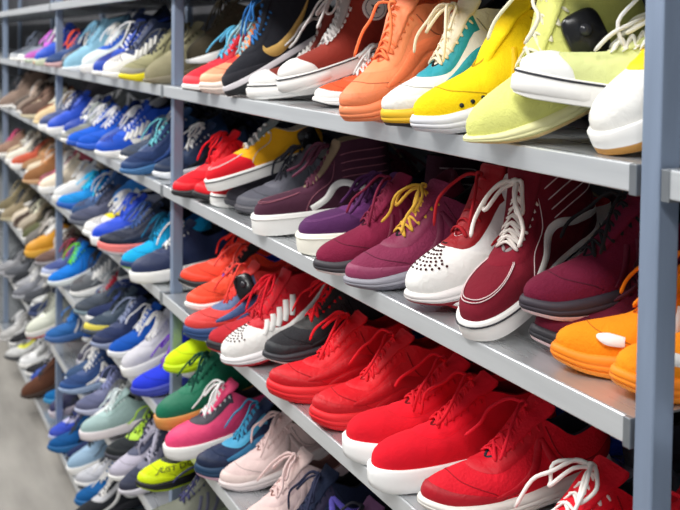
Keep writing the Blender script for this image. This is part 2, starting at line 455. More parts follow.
    if p.get('perf'):
        mb = MB()
        for i in range(8):
            v = .40+.065*i; k = 12-i
            for j in range(k):
                f = (j-(k-1)/2)*.14+(.03 if i % 2 else 0)
                a = g.S(f, v, .0024); n = g.S(f, v, .002)-g.S(f, v, .001); mb.disc(a, n, .0022, 6)
        parts['perforations'] = (mb, 'dot', 'upper')
    if p.get('patch'):
        for nm, r, o, sl in (('ankle_patch', .024, .0022, 'toe'), ('ankle_ring', .0205, .003, 'star')):
            mb = MB()
            for sd in (1,):
                f0 = -g.y2phi(.735, sd); v0 = .72; c = g.S(f0, v0); n = g.S(f0, v0, .01)-c; n /= np.linalg.norm(n)
                a = np.array([0, 1.0, 0]); a -= (a@n)*n; a /= np.linalg.norm(a); b = np.cross(n, a)
                if nm == 'ankle_patch':
                    mb.disc(c+n*.0035, n, r, 24)
                    k = 24; rows = [[c+n*h+rr*(math.cos(2*PI*i/k)*a+math.sin(2*PI*i/k)*b) for i in range(k)] for h, rr in ((-.004, r), (.0035, r))]
                    mb.grid(rows, True)
                else:
                    mb.tube([c+n*.0037+.0195*(math.cos(2*PI*i/24)*a+math.sin(2*PI*i/24)*b) for i in range(25)], .0008, 4, 1)
                    i0 = len(mb.v); pts = [c+n*.0042]
                    for i in range(10):
                        rr = .0115 if i % 2 == 0 else .0046; an = PI/2+i*PI/5
                        pts.append(c+n*.0042+rr*(math.cos(an)*a+math.sin(an)*b))
                    mb.v += [tuple(q) for q in pts]
                    for i in range(10): mb.f.append((i0, i0+1+i, i0+1+(i+1) % 10))
            parts[nm] = (mb, sl, 'upper' if nm == 'ankle_patch' else 'ankle_patch')
    # tongue
    mb = MB(); rows = []; steps = 16
    dirv = None; pts = []
    for i in range(steps+1):
        t = i/steps; Y = ya-.012+(yc-ya+.012)*t
        pts.append(np.array([g.cen(Y)*.4, g.loc(Y), g.Zf(Y)-.008+.010*min(1, t*3)]))
    d = pts[-1]-pts[-4]; d /= np.linalg.norm(d)
    for i in range(1, 6):
        d = d+np.array([0, -.05, .06]); d /= np.linalg.norm(d); pts.append(pts[-1]+d*p['tl']/5)
    n = len(pts)
    for i, c in enumerate(pts):
        t = i/(n-1); w = (.018+.015*t)*p['tw']
        tg = pts[min(i+1, n-1)]-pts[max(i-1, 0)]; tg /= np.linalg.norm(tg); up = np.cross(np.array([1.0, 0, 0]), tg)
        if up[2] < 0: up = -up
        th = .0035+.0025*t
        if i == n-1: th *= .3; w *= .9
        row = []
        for k in range(12):
            a = 2*PI*k/12; x = math.cos(a); z = math.sin(a)
            x = math.copysign(abs(x)**.6, x); row.append(c+np.array([x*w, 0, 0])+up*(z*th-.35*w*x*x*(.5+.2*t)))
        rows.append(row)
    mb.grid(rows, True, flip=True); b = len(mb.v); mb.f.append(tuple(range(b-12, b))); parts['tongue'] = (mb, 'tongue', None)
    # laces
    rnd = random.Random(key+str(lacev)); mb = MB(); ne = p['eye']
    if ne:
        el, er, tops = [], [], []
        for i in range(ne):
            Y = ya+.03+(yc-ya-.04)*i/(ne-1); f = phi_for_top(Y)
            v = .87
            er.append(g.S(f, v, .0035)); el.append(g.S(-f, v, .0035))
            tops.append(np.array([g.cen(Y)*.4, g.loc(Y), g.Zf(Y)+.0075]))
        lr = p['lr']
        if p['lstyle'] == 'bar':
            for i in range(ne):
                mb.tube([er[i], (er[i]+tops[i])/2+[0, 0, .004], tops[i], (el[i]+tops[i])/2+[0, 0, .004], el[i]], lr*1.25, 6, 3, .55)
        else:
            mb.tube([er[0], tops[0], el[0]], lr, 6, 4, .7)
            for i in range(ne-1):
                c = (tops[i]+tops[i+1])/2
                mb.tube([er[i], (er[i]+c)/2+[0, 0, .003], c+[0, 0, .002], (el[i+1]+c)/2+[0, 0, .004], el[i+1]], lr, 6, 3, .7)
                mb.tube([el[i], (el[i]+c)/2+[0, 0, .003], c+[0, 0, .0045], (er[i+1]+c)/2+[0, 0, .004], er[i+1]], lr, 6, 3, .7)
        if p['bow']:
            c = tops[-1]+np.array([0, -.004, .006]); j = lambda a: np.array([rnd.uniform(-a, a) for _ in range(3)])
            mb.tube([c+[-.006, 0, 0], c+[0, -.003, .004], c+[.006, 0, 0]], lr*1.7, 6, 3)
            for sd in (1, -1):
                if lacev != 2:
                    mb.tube([c, c+np.array([sd*.016, -.010, .004])+j(.004), c+np.array([sd*.032, -.026, -.008])+j(.006), c+np.array([sd*.036, -.040, -.024])+j(.004),
                             c+np.array([sd*.028, -.042, -.022])+j(.003), c+np.array([sd*.012, -.020, -.002]), c], lr, 6, 4)
                e = c+np.array([sd*.045, -.075, -.052])+j(.008)
                mb.tube([c, c+np.array([sd*.014, -.016, .006])+j(.003), c+np.array([sd*.030, -.036, -.008])+j(.004), c+np.array([sd*.044, -.056, -.030])+j(.006), e], lr, 6, 4)
        parts['laces'] = (mb, 'lace', None)
        if p.get('eyelets'):
            for k2, q in enumerate(el+er):
                m2 = MB(); ci = [np.array(q)+np.array([.0036*math.cos(2*PI*k/8), .0036*math.sin(2*PI*k/8)*.7, .0036*math.sin(2*PI*k/8)*.7]) for k in range(9)]
                m2.tube(ci, .0012, 4, 1)
                parts['eyelet#%d' % k2] = (m2, 'toe', 'upper')
    return {k: (v[0].data(k.split('#')[0], mir), v[1], v[2]) for k, v in parts.items()}

def sh(c, k): return tuple(int(max(0, min(255, v*k))) for v in c)
CACHE = {}
def get_parts(key, mir, lv):
    k = (key, mir, lv)
    if k not in CACHE: CACHE[k] = shoe_parts(key, mir, lv)
    return CACHE[k]

KIND = dict(runner='mesh', knit='knit', hoop='leather', retro='leather', court='leather', courtmid='suede', blazer='suede', sockhi='knit', gum='leather', skate='canvas',
            skatehi='suede', skateplat='suede', plat='canvas', chuck='canvas', chucklow='canvas', boot='suede', lowboot='suede')
NAME = dict(runner='running_shoe', knit='knit_sneaker', hoop='basketball_shoe', retro='basketball_shoe', court='court_sneaker', courtmid='mid_top_sneaker',
            blazer='high_top_sneaker', sockhi='knit_high_top', gum='court_sneaker', skate='skate_shoe', skatehi='high_top_skate_shoe', skateplat='platform_skate_shoe', plat='platform_skate_shoe',
            chuck='canvas_high_top', chucklow='canvas_sneaker', boot='ankle_boot', lowboot='walking_shoe')
SLOTKIND = dict(toe=None, heel=None, eye=None, stripe='leather', band='leather', lining='lining', tongue=None, lace='lace', mid='rubber', out='rubber',
                sline='rubber', thread='lace', seam='lace', dot='lining', star='rubber')
from mathutils.bvhtree import BVHTree
PLACED = []; STATIC = []; COLL = {}
def coll(st, mir, lv, parts):
    k = (st, mir)
    if k not in COLL:
        V = []; F = []; ns = 0
        for pn in ('outsole', 'midsole', 'upper'):
            me = parts[pn][0]; b = len(V); V += [tuple(v.co) for v in me.vertices]; F += [[b+i for i in p.vertices] for p in me.polygons]
            if pn == 'midsole': ns = len(V)
        COLL[k] = (np.array(V), F, ns)
    return COLL[k]
def build_static(rack):
    bpy.context.view_layer.update(); V = []; F = []
    for o in rack.children_recursive:
        if o.type == 'MESH':
            b = len(V); V += [o.matrix_world @ v.co for v in o.data.vertices]; F += [[b+i for i in p.vertices] for p in o.data.polygons]
    STATIC.append(BVHTree.FromPolygons(V, F))
TRY = dict(fixed=[(0,0,0,0,.94)], front=[(0,0,0,0,1), (0,0,0,0,.93), (0,.012,0,3,.93), (0,.012,0,-3,.93), (0,.025,0,0,.93), (0,0,.01,0,.93), (0,.03,0,5,.91), (0,.03,0,-5,.91), (0,-.012,.0,0,.91)],
           far=[(0,0,0,0,1), (0,0,0,0,.93), (0,.02,0,5,.93), (0,.02,0,-5,.93), (0,.04,0,0,.93), (0,-.02,0,8,.93), (0,.02,.02,0,.93), (0,.06,.0,6,.91), (0,.06,.03,-6,.91), (0,-.03,.02,-8,.91), (0,.08,.05,4,.91), (0,.03,.05,-10,.91)],
           loose=[(dx, dy, dl, dw, .92) for dl, dy in ((0,0), (0,.03), (.03,0), (.045,.04), (.02,.06), (-.03,.05)) for dx, dw in ((0,0), (.03,4), (-.03,-4), (.055,0), (-.055,0))])
TRY['loose'] = [t for t in TRY['loose'] if t[2] >= 0]
ALL = []; YAWOFF = dict(A=16, B=18, C=20, D=20, E=18, F=18); PITOFF = dict(A=2, B=-1, C=-5, D=0, E=0, F=0)
LABELS = {}
def put(shelf, xl, st, cols, label, yaw=8, pitch=6, roll=0, lift=0, yo=.045, mir=None, lv=None, size=1.0, kind=None, X=None, skip=(), extra=(), role='front'):
    """one shoe: cols holds the upper colour 'u' and any part colours"""
    z = SH[shelf]; yaw = yaw-YAWOFF[shelf]; pitch = pitch if pitch < 0 else max(0, pitch+PITOFF[shelf])
    if mir is None: mir = len(ALL) % 2 == 1
    if lv is None: lv = random.choice((0, 1, 2))
    parts = get_parts(st, mir, lv)
    V0, F0, ns = coll(st, mir, lv, parts)
    best = None
    for dx, dy, dl, dyaw, sx in TRY[role]:
        if X is None and dx: continue
        R = np.array(Euler((math.radians(pitch), math.radians(roll), math.radians(yaw+dyaw)), 'XYZ').to_matrix())
        V = (V0*np.array([sx, 1, 1])*size) @ R.T
        zmin = V[:ns, 2].min()
        yy = yo+dy; off = np.array([0, yy, z+lift+dl-zmin+.0006])
        if X is None:                # slide the shoe along the shelf until its left outline falls in photo column xl
            x = x_at(xl+.055*(xl+137), yy, z+.03)
            S = V[:ns:3]+off
            for _ in range(8):
                dd = S+np.array([x, 0, 0])-CAM_POS; dep = dd @ CF
                x -= ((340+FPX*(dd @ CR)/dep).min()-xl)/(.001088*(xl+137)**2)*.9
        else: x = X+dx
        P = V+off+np.array([x, 0, 0])
        bv = BVHTree.FromPolygons(P.tolist(), F0)
        cost = 3*len(STATIC[0].overlap(bv)) if STATIC else 0
        lo, hi = P.min(0), P.max(0)
        for b2, l2, h2 in PLACED:
            if (lo < h2).all() and (hi > l2).all(): cost += len(bv.overlap(b2))
        if best is None or cost < best[0]-12: best = (cost, x, yy, off[2], yaw+dyaw, sx, bv, lo, hi)
        if cost < 6: break
    cost, X, yo, zz, yaw, sx, bv, lo, hi = best
    if role == 'loose' and cost > 50: return None
    PLACED.append((bv, lo, hi))
    o = bpy.data.objects.new(NAME[st], None); C.objects.link(o)
    o.empty_display_size = .05
    o.location = (X, yo, zz); o.rotation_euler = (math.radians(pitch), math.radians(roll), math.radians(yaw)); o.scale = (size*sx, size, size)
    u = cols['u']; wh = (236, 234, 230)
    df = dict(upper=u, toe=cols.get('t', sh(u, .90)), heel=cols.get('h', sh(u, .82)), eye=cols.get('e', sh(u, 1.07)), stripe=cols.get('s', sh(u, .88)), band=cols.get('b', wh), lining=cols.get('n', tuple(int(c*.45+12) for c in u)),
              tongue=cols.get('g', u), lace=cols.get('l', u), mid=cols.get('m', wh), out=cols.get('o', cols.get('m', wh)), sline=cols.get('k', (40, 40, 48)),
              seam=sh(u, .74), thread=cols.get('r', (205, 190, 190)), dot=(60, 20, 24), star=cols.get('k', (30, 40, 80)))
    uk = kind or KIND[st]; made = {}
    for pn, (me, slot, par) in parts.items():
        if pn.split('#')[0] in skip: continue
        k = SLOTKIND.get(slot) or (uk if slot != 'upper' else uk)
        if slot == 'toe' and st in ('chuck', 'chucklow'): k = 'rubber'
        if slot in ('toe', 'heel', 'eye') and uk in ('knit', 'mesh'): k = 'leather'
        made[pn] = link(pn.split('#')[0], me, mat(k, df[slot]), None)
    for pn, (me, slot, par) in parts.items():
        if pn in made: made[pn].parent = made[par] if par else o
    for nm, pts, wd, side, col, off in extra:
        g = Geo(STY[st]); mb = MB(); ribbon_on(g, mb, pts, wd, side, off)
        link(nm, mb.data(nm), mat('leather', col), made['upper'])
    rowname = {'A': 'top', 'B': 'second', 'C': 'third', 'D': 'fourth', 'E': 'fifth', 'F': 'bottom'}[shelf]
    bay = 'front bay' if X > -1.87 else ('middle bay' if X > -3.73 else ('far bay' if X > -5.6 else 'farthest bay'))
    if X > .0: bay = 'beyond the near post'
    o['label'] = label+', '+rowname+' row, '+bay
    o['category'] = 'shoe'; o['group'] = 'shoes on the %s shelf of the rack' % rowname
    LABELS.setdefault(o['label'], []).append((shelf, xl))
    ALL.append((shelf, xl, X, label, o, st, mir))
    return o
# ------------------------------------------------------------------ rack, floor, wall
GALV = metal('galvanised_shelf', (200, 204, 207), .27, .72, (.4, 6, 6))
LIPM = metal('galvanised_lip_lit', (222, 225, 227), .30, .55, (.4, 6, 6))  # same steel as the shelves, paler: the lips' reflected brightness is put in the colour
POSTM = metal('post_steel', (150, 166, 190), .42, .55, (5, 5, .6))
DARKM = metal('bracket_steel', (150, 155, 160), .4, .8, (3, 3, 3))
rack = bpy.data.objects.new('shelving_rack', None); C.objects.link(rack); rack.location = (-3.6, 0, 0)
tag(rack, 'long galvanised steel shelving rack packed with shoes beside the aisle', 'shelving rack')
NB = 6; PW = .028; DEP = .62
def child(name, mb, m, par=rack, bevel=0):
    mb.v = [(a+3.6, b, c) for a, b, c in mb.v] if par is rack or par.parent is rack else mb.v
    return solid(name, mb, m, par, bevel=bevel)
for k in range(-1, NB+1):
    x, yp = (JX[k], .023) if k > 0 else (-BAY*k, 0.0)
    for y in (yp, DEP-PW):
        mb = MB(); mb.box((x, y, 0), (x+PW, y+PW, 2.35)); child('post', mb, POSTM, bevel=.0025)
def shelf(x0, x1, z, y0, notch=0):
    mb = MB(); mb.box((x0+notch, y0+.004, z-.0022), (x1, DEP-.002, z)); o = child('shelf', mb, GALV)
    l = MB(); l.box((x0, y0, z-.030), (x1, y0+.004, z-.0002)); f = child('front_lip', l, LIPM, o, bevel=.0028)
    l = MB(); l.box((x0+notch, y0+.004, z-.030), (x1, y0+.016, z-.0275)); child('lip_return', l, GALV, o)
    for e, d in ((x0, -1), (x1, 1)):
        l = MB(); a, b = sorted((e-d*.010, e+d*.0015)); l.box((a, y0-.0015, z-.033), (b, y0+.020, z-.0002)); child('end_bracket', l, DARKM, o, bevel=.001)
        r = MB(); c = np.array([e-d*.012, y0-.0005, z-.012]); r.disc(c, np.array([0, -1.0, 0]), .0035, 10)
        kk = 10; r.grid([[c+np.array([.0035*math.cos(2*PI*i/kk), h, .0035*math.sin(2*PI*i/kk)]) for i in range(kk)] for h in (0, .002)], True)
for k in range(NB):
    for s in 'TABCDEF':
        shelf(JX[k+1]+.002, JX[k]-(.006 if k == 0 else .002), SH[s], 0.0, PW+.002)
for s in 'TABCDEF':
    shelf(PW+.006, BAY-.006, SH[s], 0.0 if s in 'TA' else .040)

floorm = bpy.data.materials.new('concrete_floor'); floorm.use_nodes = True
nt = floorm.node_tree; b = nt.nodes['Principled BSDF']; b.inputs['Roughness'].default_value = .55
tc = nt.nodes.new('ShaderNodeTexCoord'); n = nt.nodes.new('ShaderNodeTexNoise'); n.inputs['Scale'].default_value = 1.6; n.inputs['Detail'].default_value = 8
mp = nt.nodes.new('ShaderNodeMapping'); mp.inputs['Scale'].default_value = (.8, 3.2, 1); nt.links.new(tc.outputs['Object'], mp.inputs['Vector']); nt.links.new(mp.outputs['Vector'], n.inputs['Vector'])
r = nt.nodes.new('ShaderNodeValToRGB'); r.color_ramp.elements[0].position = .3; r.color_ramp.elements[0].color = lin((128, 124, 118)); r.color_ramp.elements[1].position = .7; r.color_ramp.elements[1].color = lin((176, 171, 163))
nt.links.new(n.outputs['Fac'], r.inputs['Fac']); nt.links.new(r.outputs['Color'], b.inputs['Base Color'])
mb = MB(); mb.box((-14, -3.2, -.1), (3, 1.3, 0)); o = solid('floor', mb, floorm); tag(o, kind='structure')
wm = metal('wall_shade_tone', (58, 58, 62), .8, 0, (1, 1, 1))  # charcoal deepened so the colour carries the shade behind the shelves
mb = MB(); mb.box((-14, .66, 0), (3, .76, 3.4)); o = solid('added_back_wall', mb, wm); tag(o, kind='structure')  # wall added behind the rack so bright surroundings don't show through the gaps

# ------------------------------------------------------------------ the shoes
build_static(rack)
W = (238, 236, 232); K = (28, 28, 32); DG = (70, 72, 78); GUM = (190, 130, 70)
RED = (214, 18, 34); DRED = (160, 14, 28); BUR = (110, 18, 48); CORAL = (252, 140, 92)
exec_rows = []
def short(t):
    t = t.split(',')[0]
    for w in (' with ', ' by ', ' next ', ' lying ', ' half ', ' below ', ' beside ', ' partly ', ' under ', ' near ', ' before ', ' touching ', ' in front ', ' resting ', ' on top ', ' at the ', ' propped ', ' low '):
        t = t.split(w)[0]
    return t
# --- top row, front bay
put('A', 181, 'runner', dict(u=(226,40,56), t=(240,70,80), n=(120,20,30), l=(90,180,215), m=W, o=K, e=(200,30,50)), 'red running shoe with light blue laces by the post', yaw=14, pitch=10, yo=0.006)
put('A', 199, 'hoop', dict(u=(250,150,110), t=(252,190,150), e=(214,50,40), s=(246,120,90), l=(150,190,200), g=(250,130,50), n=(250,130,50), m=(244,226,214), o=(230,210,200)), 'peach and orange basketball shoe with grey-blue laces', yaw=14, pitch=16, yo=0.026)
put('A', 222, 'blazer', dict(u=(30,31,38), t=(44,44,50), s=(196,156,84), l=(40,105,170), n=(30,30,34), m=(206,200,204), o=(34,36,40)), 'black high top with gold side mark and blue laces, tilted up', yaw=4, pitch=28, yo=0.036)
put('A', 247, 'chuck', dict(u=(120,42,32), t=W, l=(200,196,192)), 'white-toed canvas high top lying lower behind the maroon one', yaw=2, pitch=5, mir=True, yo=0.05)
put('A', 277, 'chuck', dict(u=(138,46,34), t=W, n=(150,145,145), g=(165,158,155), l=(205,200,198)), 'rust red canvas high top with white rubber toe and star patch', yaw=10, pitch=17, lift=0.022, mir=True, yo=0.05)
put('A', 312, 'runner', dict(u=(246,92,50), t=W, h=K, e=(246,92,50), l=W, m=W, o=K), 'small orange and black running shoe with white toe', yaw=4, pitch=4, size=.8, yo=0.076)
put('A', 339, 'hoop', dict(u=CORAL, s=(252,128,80), l=(252,130,80), m=(252, 146, 98), n=(240,110,70)), 'coral high top sneaker with coral straps and laces', yaw=26, pitch=24, yo=0.0)
put('A', 381, 'hoop', dict(u=(232,232,228), t=W, e=(36,150,165), s=(36,150,165), h=K, n=K, l=(240,225,195), g=(235,225,200), m=(245,195,40), o=K), 'teal and white sneaker with cream laces and yellow toe', yaw=18, pitch=20, yo=0.036)
put('A', 410, 'knit', dict(u=(250,206,10), s=(240,190,0), n=(180,140,10), l=(250,206,10), m=(226,226,232), o=(214,214,222), h=(230,180,0)), 'bright yellow sneaker with thick white sole', yaw=6, pitch=17, yo=0.021, size=1.12, skip=('laces',), extra=[('vent', [(.17+.05*i,.10+.012*i),(.185+.05*i,.13+.012*i)], [.003,.006,.003], 1, K, .0018) for i in range(7)])
put('A', 463, 'sockhi', dict(u=(222,224,130), t=(236,234,178), s=(214,216,118), n=(150,150,70), l=(232,226,200), m=(238,234,176), o=(220,190,130)), 'pale lime high top with a black security tag', yaw=14, pitch=20, yo=0.005, size=1.0)
put('A', 513, 'chucklow', dict(u=(214,220,150), t=(240,240,236), l=(236,232,220), n=(200,200,160)), 'pale green canvas sneaker with white rubber sole, raised', yaw=-20, pitch=-7, lift=0.025, yo=0.03, role='fixed')
put('A', 587, 'gum', dict(u=(238,236,230), s=(250,214,20), e=(250,214,20), t=W, m=W, o=(196,140,66), l=W), 'white sneaker with yellow stripe and gum sole by near post', yaw=10, pitch=27, yo=0.07, role='fixed')
# --- second row, front bay
put('B', 171, 'runner', dict(u=(226,18,36), t=(226,18,36), n=(90,10,18), l=(220,20,36), m=K, o=K), 'red running shoe with black sole next to the post', yaw=12, pitch=14, yo=0.021)
put('B', 192, 'runner', dict(u=(220,26,40), t=(220,26,40), n=(90,10,18), l=(220,20,36), m=K, o=K), 'red running shoe half hidden under the yellow and red one', yaw=10, pitch=4, yo=0.05)
put('B', 204, 'skate', dict(u=(246,176,24), t=RED, e=(246,176,24), g=(120,130,130), n=(200,195,180), l=W, m=W), 'yellow and red skate shoe with white laces on top of another', yaw=10, pitch=17, lift=0.046, yo=0.035, role='fixed')
put('B', 210, 'skate', dict(u=(205,30,40), l=W, m=W), 'red skate shoe with white sole at the bottom of its pair', yaw=8, pitch=1, yo=0.06, role='fixed')
put('B', 224, 'runner', dict(u=(84,82,92), t=(72,70,80), l=(66,66,76), m=(80,78,86), o=(60,58,64)), 'charcoal knit runner, rear one of the pair', yaw=10, pitch=8, size=1.0, yo=0.086, role='fixed')
put('B', 234, 'runner', dict(u=(92,92,102), t=(98,98,106), l=(60,60,70), m=(88,86,92), o=(70,68,72)), 'charcoal grey knit runner beside the burgundy high top', yaw=10, pitch=10, yo=0.081, role='fixed')
put('B', 251, 'skateplat', dict(u=(70,34,52), s=W, l=(96,46,66), n=(140,126,100), g=(140,120,96), m=W, r=(150,90,105), k=(225,222,218)), 'plum high top skate shoe with thick white sole', yaw=2, pitch=6, yo=0.036)
put('B', 296, 'plat', dict(u=(92,40,96), l=(80,34,84), n=(60,26,60), m=(244,240,226), k=(244,240,226), r=(120,70,120)), 'low purple sneaker with cream platform sole', yaw=8, pitch=6, yo=0.046)
put('B', 313, 'knit', dict(u=(124,24,58), s=(112,20,50), n=(70,14,34), l=(120,24,56), h=(124,24,58), m=(60,56,62), o=(228,222,220)), 'burgundy knit runner with dark sole', yaw=12, pitch=15, yo=0.016)
put('B', 343, 'runner', dict(u=(128,40,74), t=(140,56,90), e=(128,40,74), n=K, l=(214,166,60), m=(150,148,158), o=(110,108,118)), 'mauve burgundy runner with mustard yellow laces', yaw=16, pitch=16, yo=0.021)
put('B', 427, 'retro', dict(u=(240,236,232), t=W, e=DRED, l=DRED, m=(236,228,226), o=DRED, n=DRED, s=W), 'white and red basketball shoe lying under its mate', yaw=6, pitch=2, yo=0.075, skip=('lace_band', 'side_stripe'), role='fixed')
put('B', 404, 'retro', dict(u=(242,240,238), t=W, e=(150,18,28), b=(150,18,28), s=(150,18,28), h=(140,16,26), l=(170,24,34), n=(130,14,24), g=(160,20,30), m=(238,232,230), o=(150,24,40)), 'white basketball shoe with perforated toe and dark red laces', yaw=22, pitch=20, lift=.012, yo=0.046, skip=('lace_band', 'side_stripe'), role='fixed')
put('B', 456, 'skatehi', dict(u=(116,20,38), s=(240,238,232), l=(240,230,222), n=(150,140,140), g=(110,20,36), m=(244,242,238), r=(225,200,200)), 'dark red high top skate shoe with white wavy stripe', yaw=34, pitch=23, yo=0.04, role='fixed')
put('B', 529, 'knit', dict(u=(96,16,40), s=(90,14,36), m=(40,38,44), o=(220,190,190), l=(60,12,28)), 'wine red runner lying under the other wine red one', yaw=6, pitch=2, yo=0.085)
put('B', 519, 'knit', dict(u=(104,14,46), s=(96,12,42), n=K, l=K, h=(100,14,42), m=(54,46,56), o=(232,205,208)), 'wine red runner with dark collar, resting on its mate', yaw=8, pitch=10, lift=0.045, yo=0.066)
put('B', 550, 'knit', dict(u=(255,142,14), s=W, n=(200,90,0), l=(250,130,10), h=(250,130,10), m=(255,136,10), o=(255,150,40)), 'bright orange running shoe, left one of the pair', yaw=-6, pitch=6, yo=0.081, extra=[('toe_flash', [(.10,.42),(.16,.36),(.24,.30)], [.004,.016,.012], 1, W, .0026)])
put('B', 609, 'knit', dict(u=(255,146,20), s=W, n=(200,90,0), l=(250,130,10), h=(250,130,10), m=(255,140,14), o=(255,150,40)), 'bright orange running shoe cut by the near post', yaw=0, pitch=4, yo=0.09, extra=[('toe_flash', [(.10,.42),(.16,.36),(.24,.30)], [.004,.016,.012], 1, W, .0026)])
# --- third row, front bay
put('C', 178, 'runner', dict(u=(240,70,46), t=(240,70,46), n=(40,90,200), l=(230,60,50), m=K, o=W), 'orange red running shoe, rear one by the post', yaw=10, pitch=8, yo=0.03, lift=0.065)
put('C', 184, 'runner', dict(u=(246,78,50), t=(246,84,54), h=K, n=(30,80,200), l=(230,90,80), m=W, o=W, g=K), 'orange red running shoe with white sole and black heel', yaw=20, pitch=12, yo=0.02, lift=0.045)
put('C', 183, 'hoop', dict(u=(224,60,56), t=(220,66,62), e=(90,110,150), s=(70,100,150), h=(70,100,150), n=(220,60,50), l=(240,70,60), m=(44,74,124), o=(60,90,140)), 'red and blue striped basketball shoe with a black tag', yaw=14, pitch=17, yo=0.001)
put('C', 206, 'knit', dict(u=(186,40,50), s=(170,30,40), n=(120,20,30), l=(200,30,44), m=(40,36,42), o=(200,60,60)), 'muted red knit runner with dark sole', yaw=14, pitch=12, yo=0.016)
put('C', 220, 'retro', dict(u=(196,14,32), t=W, e=(200,16,36), b=W, s=W, h=(150,10,24), l=(220,20,40), n=(150,10,24), g=(190,16,32), m=(240,236,236), o=(190,30,44)), 'white-toed red basketball shoe with white lace bands', yaw=14, pitch=24, yo=0.011)
put('C', 262, 'runner', dict(u=(40,40,44), t=(44,46,50), l=(230,26,40), n=(40,50,40), e=(50,50,50), g=(40,40,40), m=(54,54,60), o=W), 'black running shoe with bright red laces', yaw=16, pitch=14, yo=0.045, lift=0.045)
put('C', 266, 'hoop', dict(u=(216,18,32), s=(200,14,28), l=(236,30,44), n=(150,10,20), m=(234,28,38), o=(226,24,36)), 'all red basketball shoe, rear one of the pair', yaw=12, pitch=10, yo=0.02, size=1.0)
put('C', 309, 'hoop', dict(u=(218,20,34), s=(200,14,28), l=(236,30,44), n=(150,10,20), m=(236,30,40), o=(226,24,36)), 'all red basketball shoe, front one of the pair', yaw=12, pitch=10, yo=0.041, size=1.0)
put('C', 342, 'courtmid', dict(u=(214,16,36), l=(220,16,36), n=(120,8,18), m=(246,245,243)), 'red mid top with thick white sole, rear one of the pair', yaw=10, pitch=8, yo=0.036, lv=2, size=1.06)
put('C', 367, 'courtmid', dict(u=(218,16,38), l=(220,16,36), n=(120,8,18), m=(246,245,243)), 'red mid top with thick white sole, front one of the pair', yaw=10, pitch=8, yo=0.039, lv=2, size=1.06)
put('C', 417, 'runner', dict(u=(216,14,38), t=(170,14,32), e=(200,14,34), l=(226,24,46), n=(40,40,50), m=(238,234,226), o=(230,226,218)), 'red running shoe with dark red toe and white sole', yaw=16, pitch=10, yo=0.054, lv=2, size=1.05)
put('C', 474, 'runner', dict(u=(214,12,36), t=(214,14,36), e=(214,14,36), l=(240,236,230), n=(36,40,48), h=(70,50,56), m=W, o=(200,20,30)), 'red running shoe with loose white laces', yaw=18, pitch=7, yo=0.0, lv=0, size=1.05)
put('C', 560, 'runner', dict(u=(196,12,32), t=(196,12,32), l=(200,14,34), n=(36,40,48), m=W, o=(200,20,30)), 'red running shoe with black collar partly behind the near post', yaw=18, pitch=8, yo=0.070, lv=2)
# --- fourth row, front bay
put('D', 163, 'knit', dict(u=(216,246,20), s=(206,236,20), h=(216,246,20), n=K, l=(200,230,20), m=(214,244,20), o=(200,230,20)), 'neon yellow running shoe propped behind the green one', yaw=24, pitch=16, yo=0.04, lift=0.135, role='fixed')
put('D', 154, 'court', dict(u=(12,108,78), l=(10,70,56), n=(20,60,50), s=(180,220,40), m=(206,140,70), o=(200,130,60)), 'dark green sneaker with gum sole', yaw=24, pitch=13, yo=-0.02, lift=0.045, role='fixed')
put('D', 178, 'courtmid', dict(u=(226,216,212), e=(226,216,212), l=(220,210,208), n=(120,110,110), m=K, o=K), 'off-white sneaker with black sole', yaw=26, pitch=16, yo=0.04, role='fixed', lift=0.01)
put('D', 163, 'court', dict(u=(236,70,120), t=(236,70,120), e=(70,66,76), h=(70,66,76), l=(240,240,238), n=(60,50,60), m=W), 'pink and grey sneaker with white laces', yaw=20, pitch=9, yo=-0.02, role='fixed')
put('D', 194, 'hoop', dict(u=(26,42,76), t=(24,36,64), e=(70,160,200), s=(44,110,150), l=(60,150,190), n=K, m=(24,60,92), o=(226,180,200)), 'navy and teal basketball shoe with pink outsole', yaw=18, pitch=7, yo=0.015, role='fixed')
put('D', 218, 'runner', dict(u=(230,204,200), t=(234,212,206), e=(226,198,194), l=(232,202,198), n=(150,110,104), m=(226,214,212), o=(210,200,200)), 'blush pink runner, rear one of the pair', yaw=22, pitch=12, yo=0.05, lv=0, role='fixed')
put('D', 230, 'runner', dict(u=(232,206,200), t=(236,214,208), e=(226,198,194), l=(232,202,198), n=(150,110,104), m=(230,218,214), o=(210,200,200)), 'blush pink runner, front one of the pair', yaw=20, pitch=12, yo=-0.005, lv=1, role='fixed')
put('D', 254, 'runner', dict(u=(30,40,66), t=(34,46,72), e=(52,48,74), s=(120,110,220), l=(40,44,70), n=K, m=(40,44,60), o=(240,120,90)), 'navy running shoe with violet eyelets', yaw=24, pitch=16, yo=0.02)
put('D', 292, 'knit', dict(u=(128,84,122), s=(110,70,104), h=(128,84,122), l=(40,40,50), n=K, m=(70,60,76), o=(50,46,56)), 'mauve knit runner with black laces', yaw=22, pitch=12, yo=0.02)
put('D', 330, 'knit', dict(u=(36,32,42), s=(50,46,56), l=(30,30,36), n=K, m=(40,38,46), o=(30,30,36)), 'black knit runner below the red pair', yaw=22, pitch=12, yo=0.066)
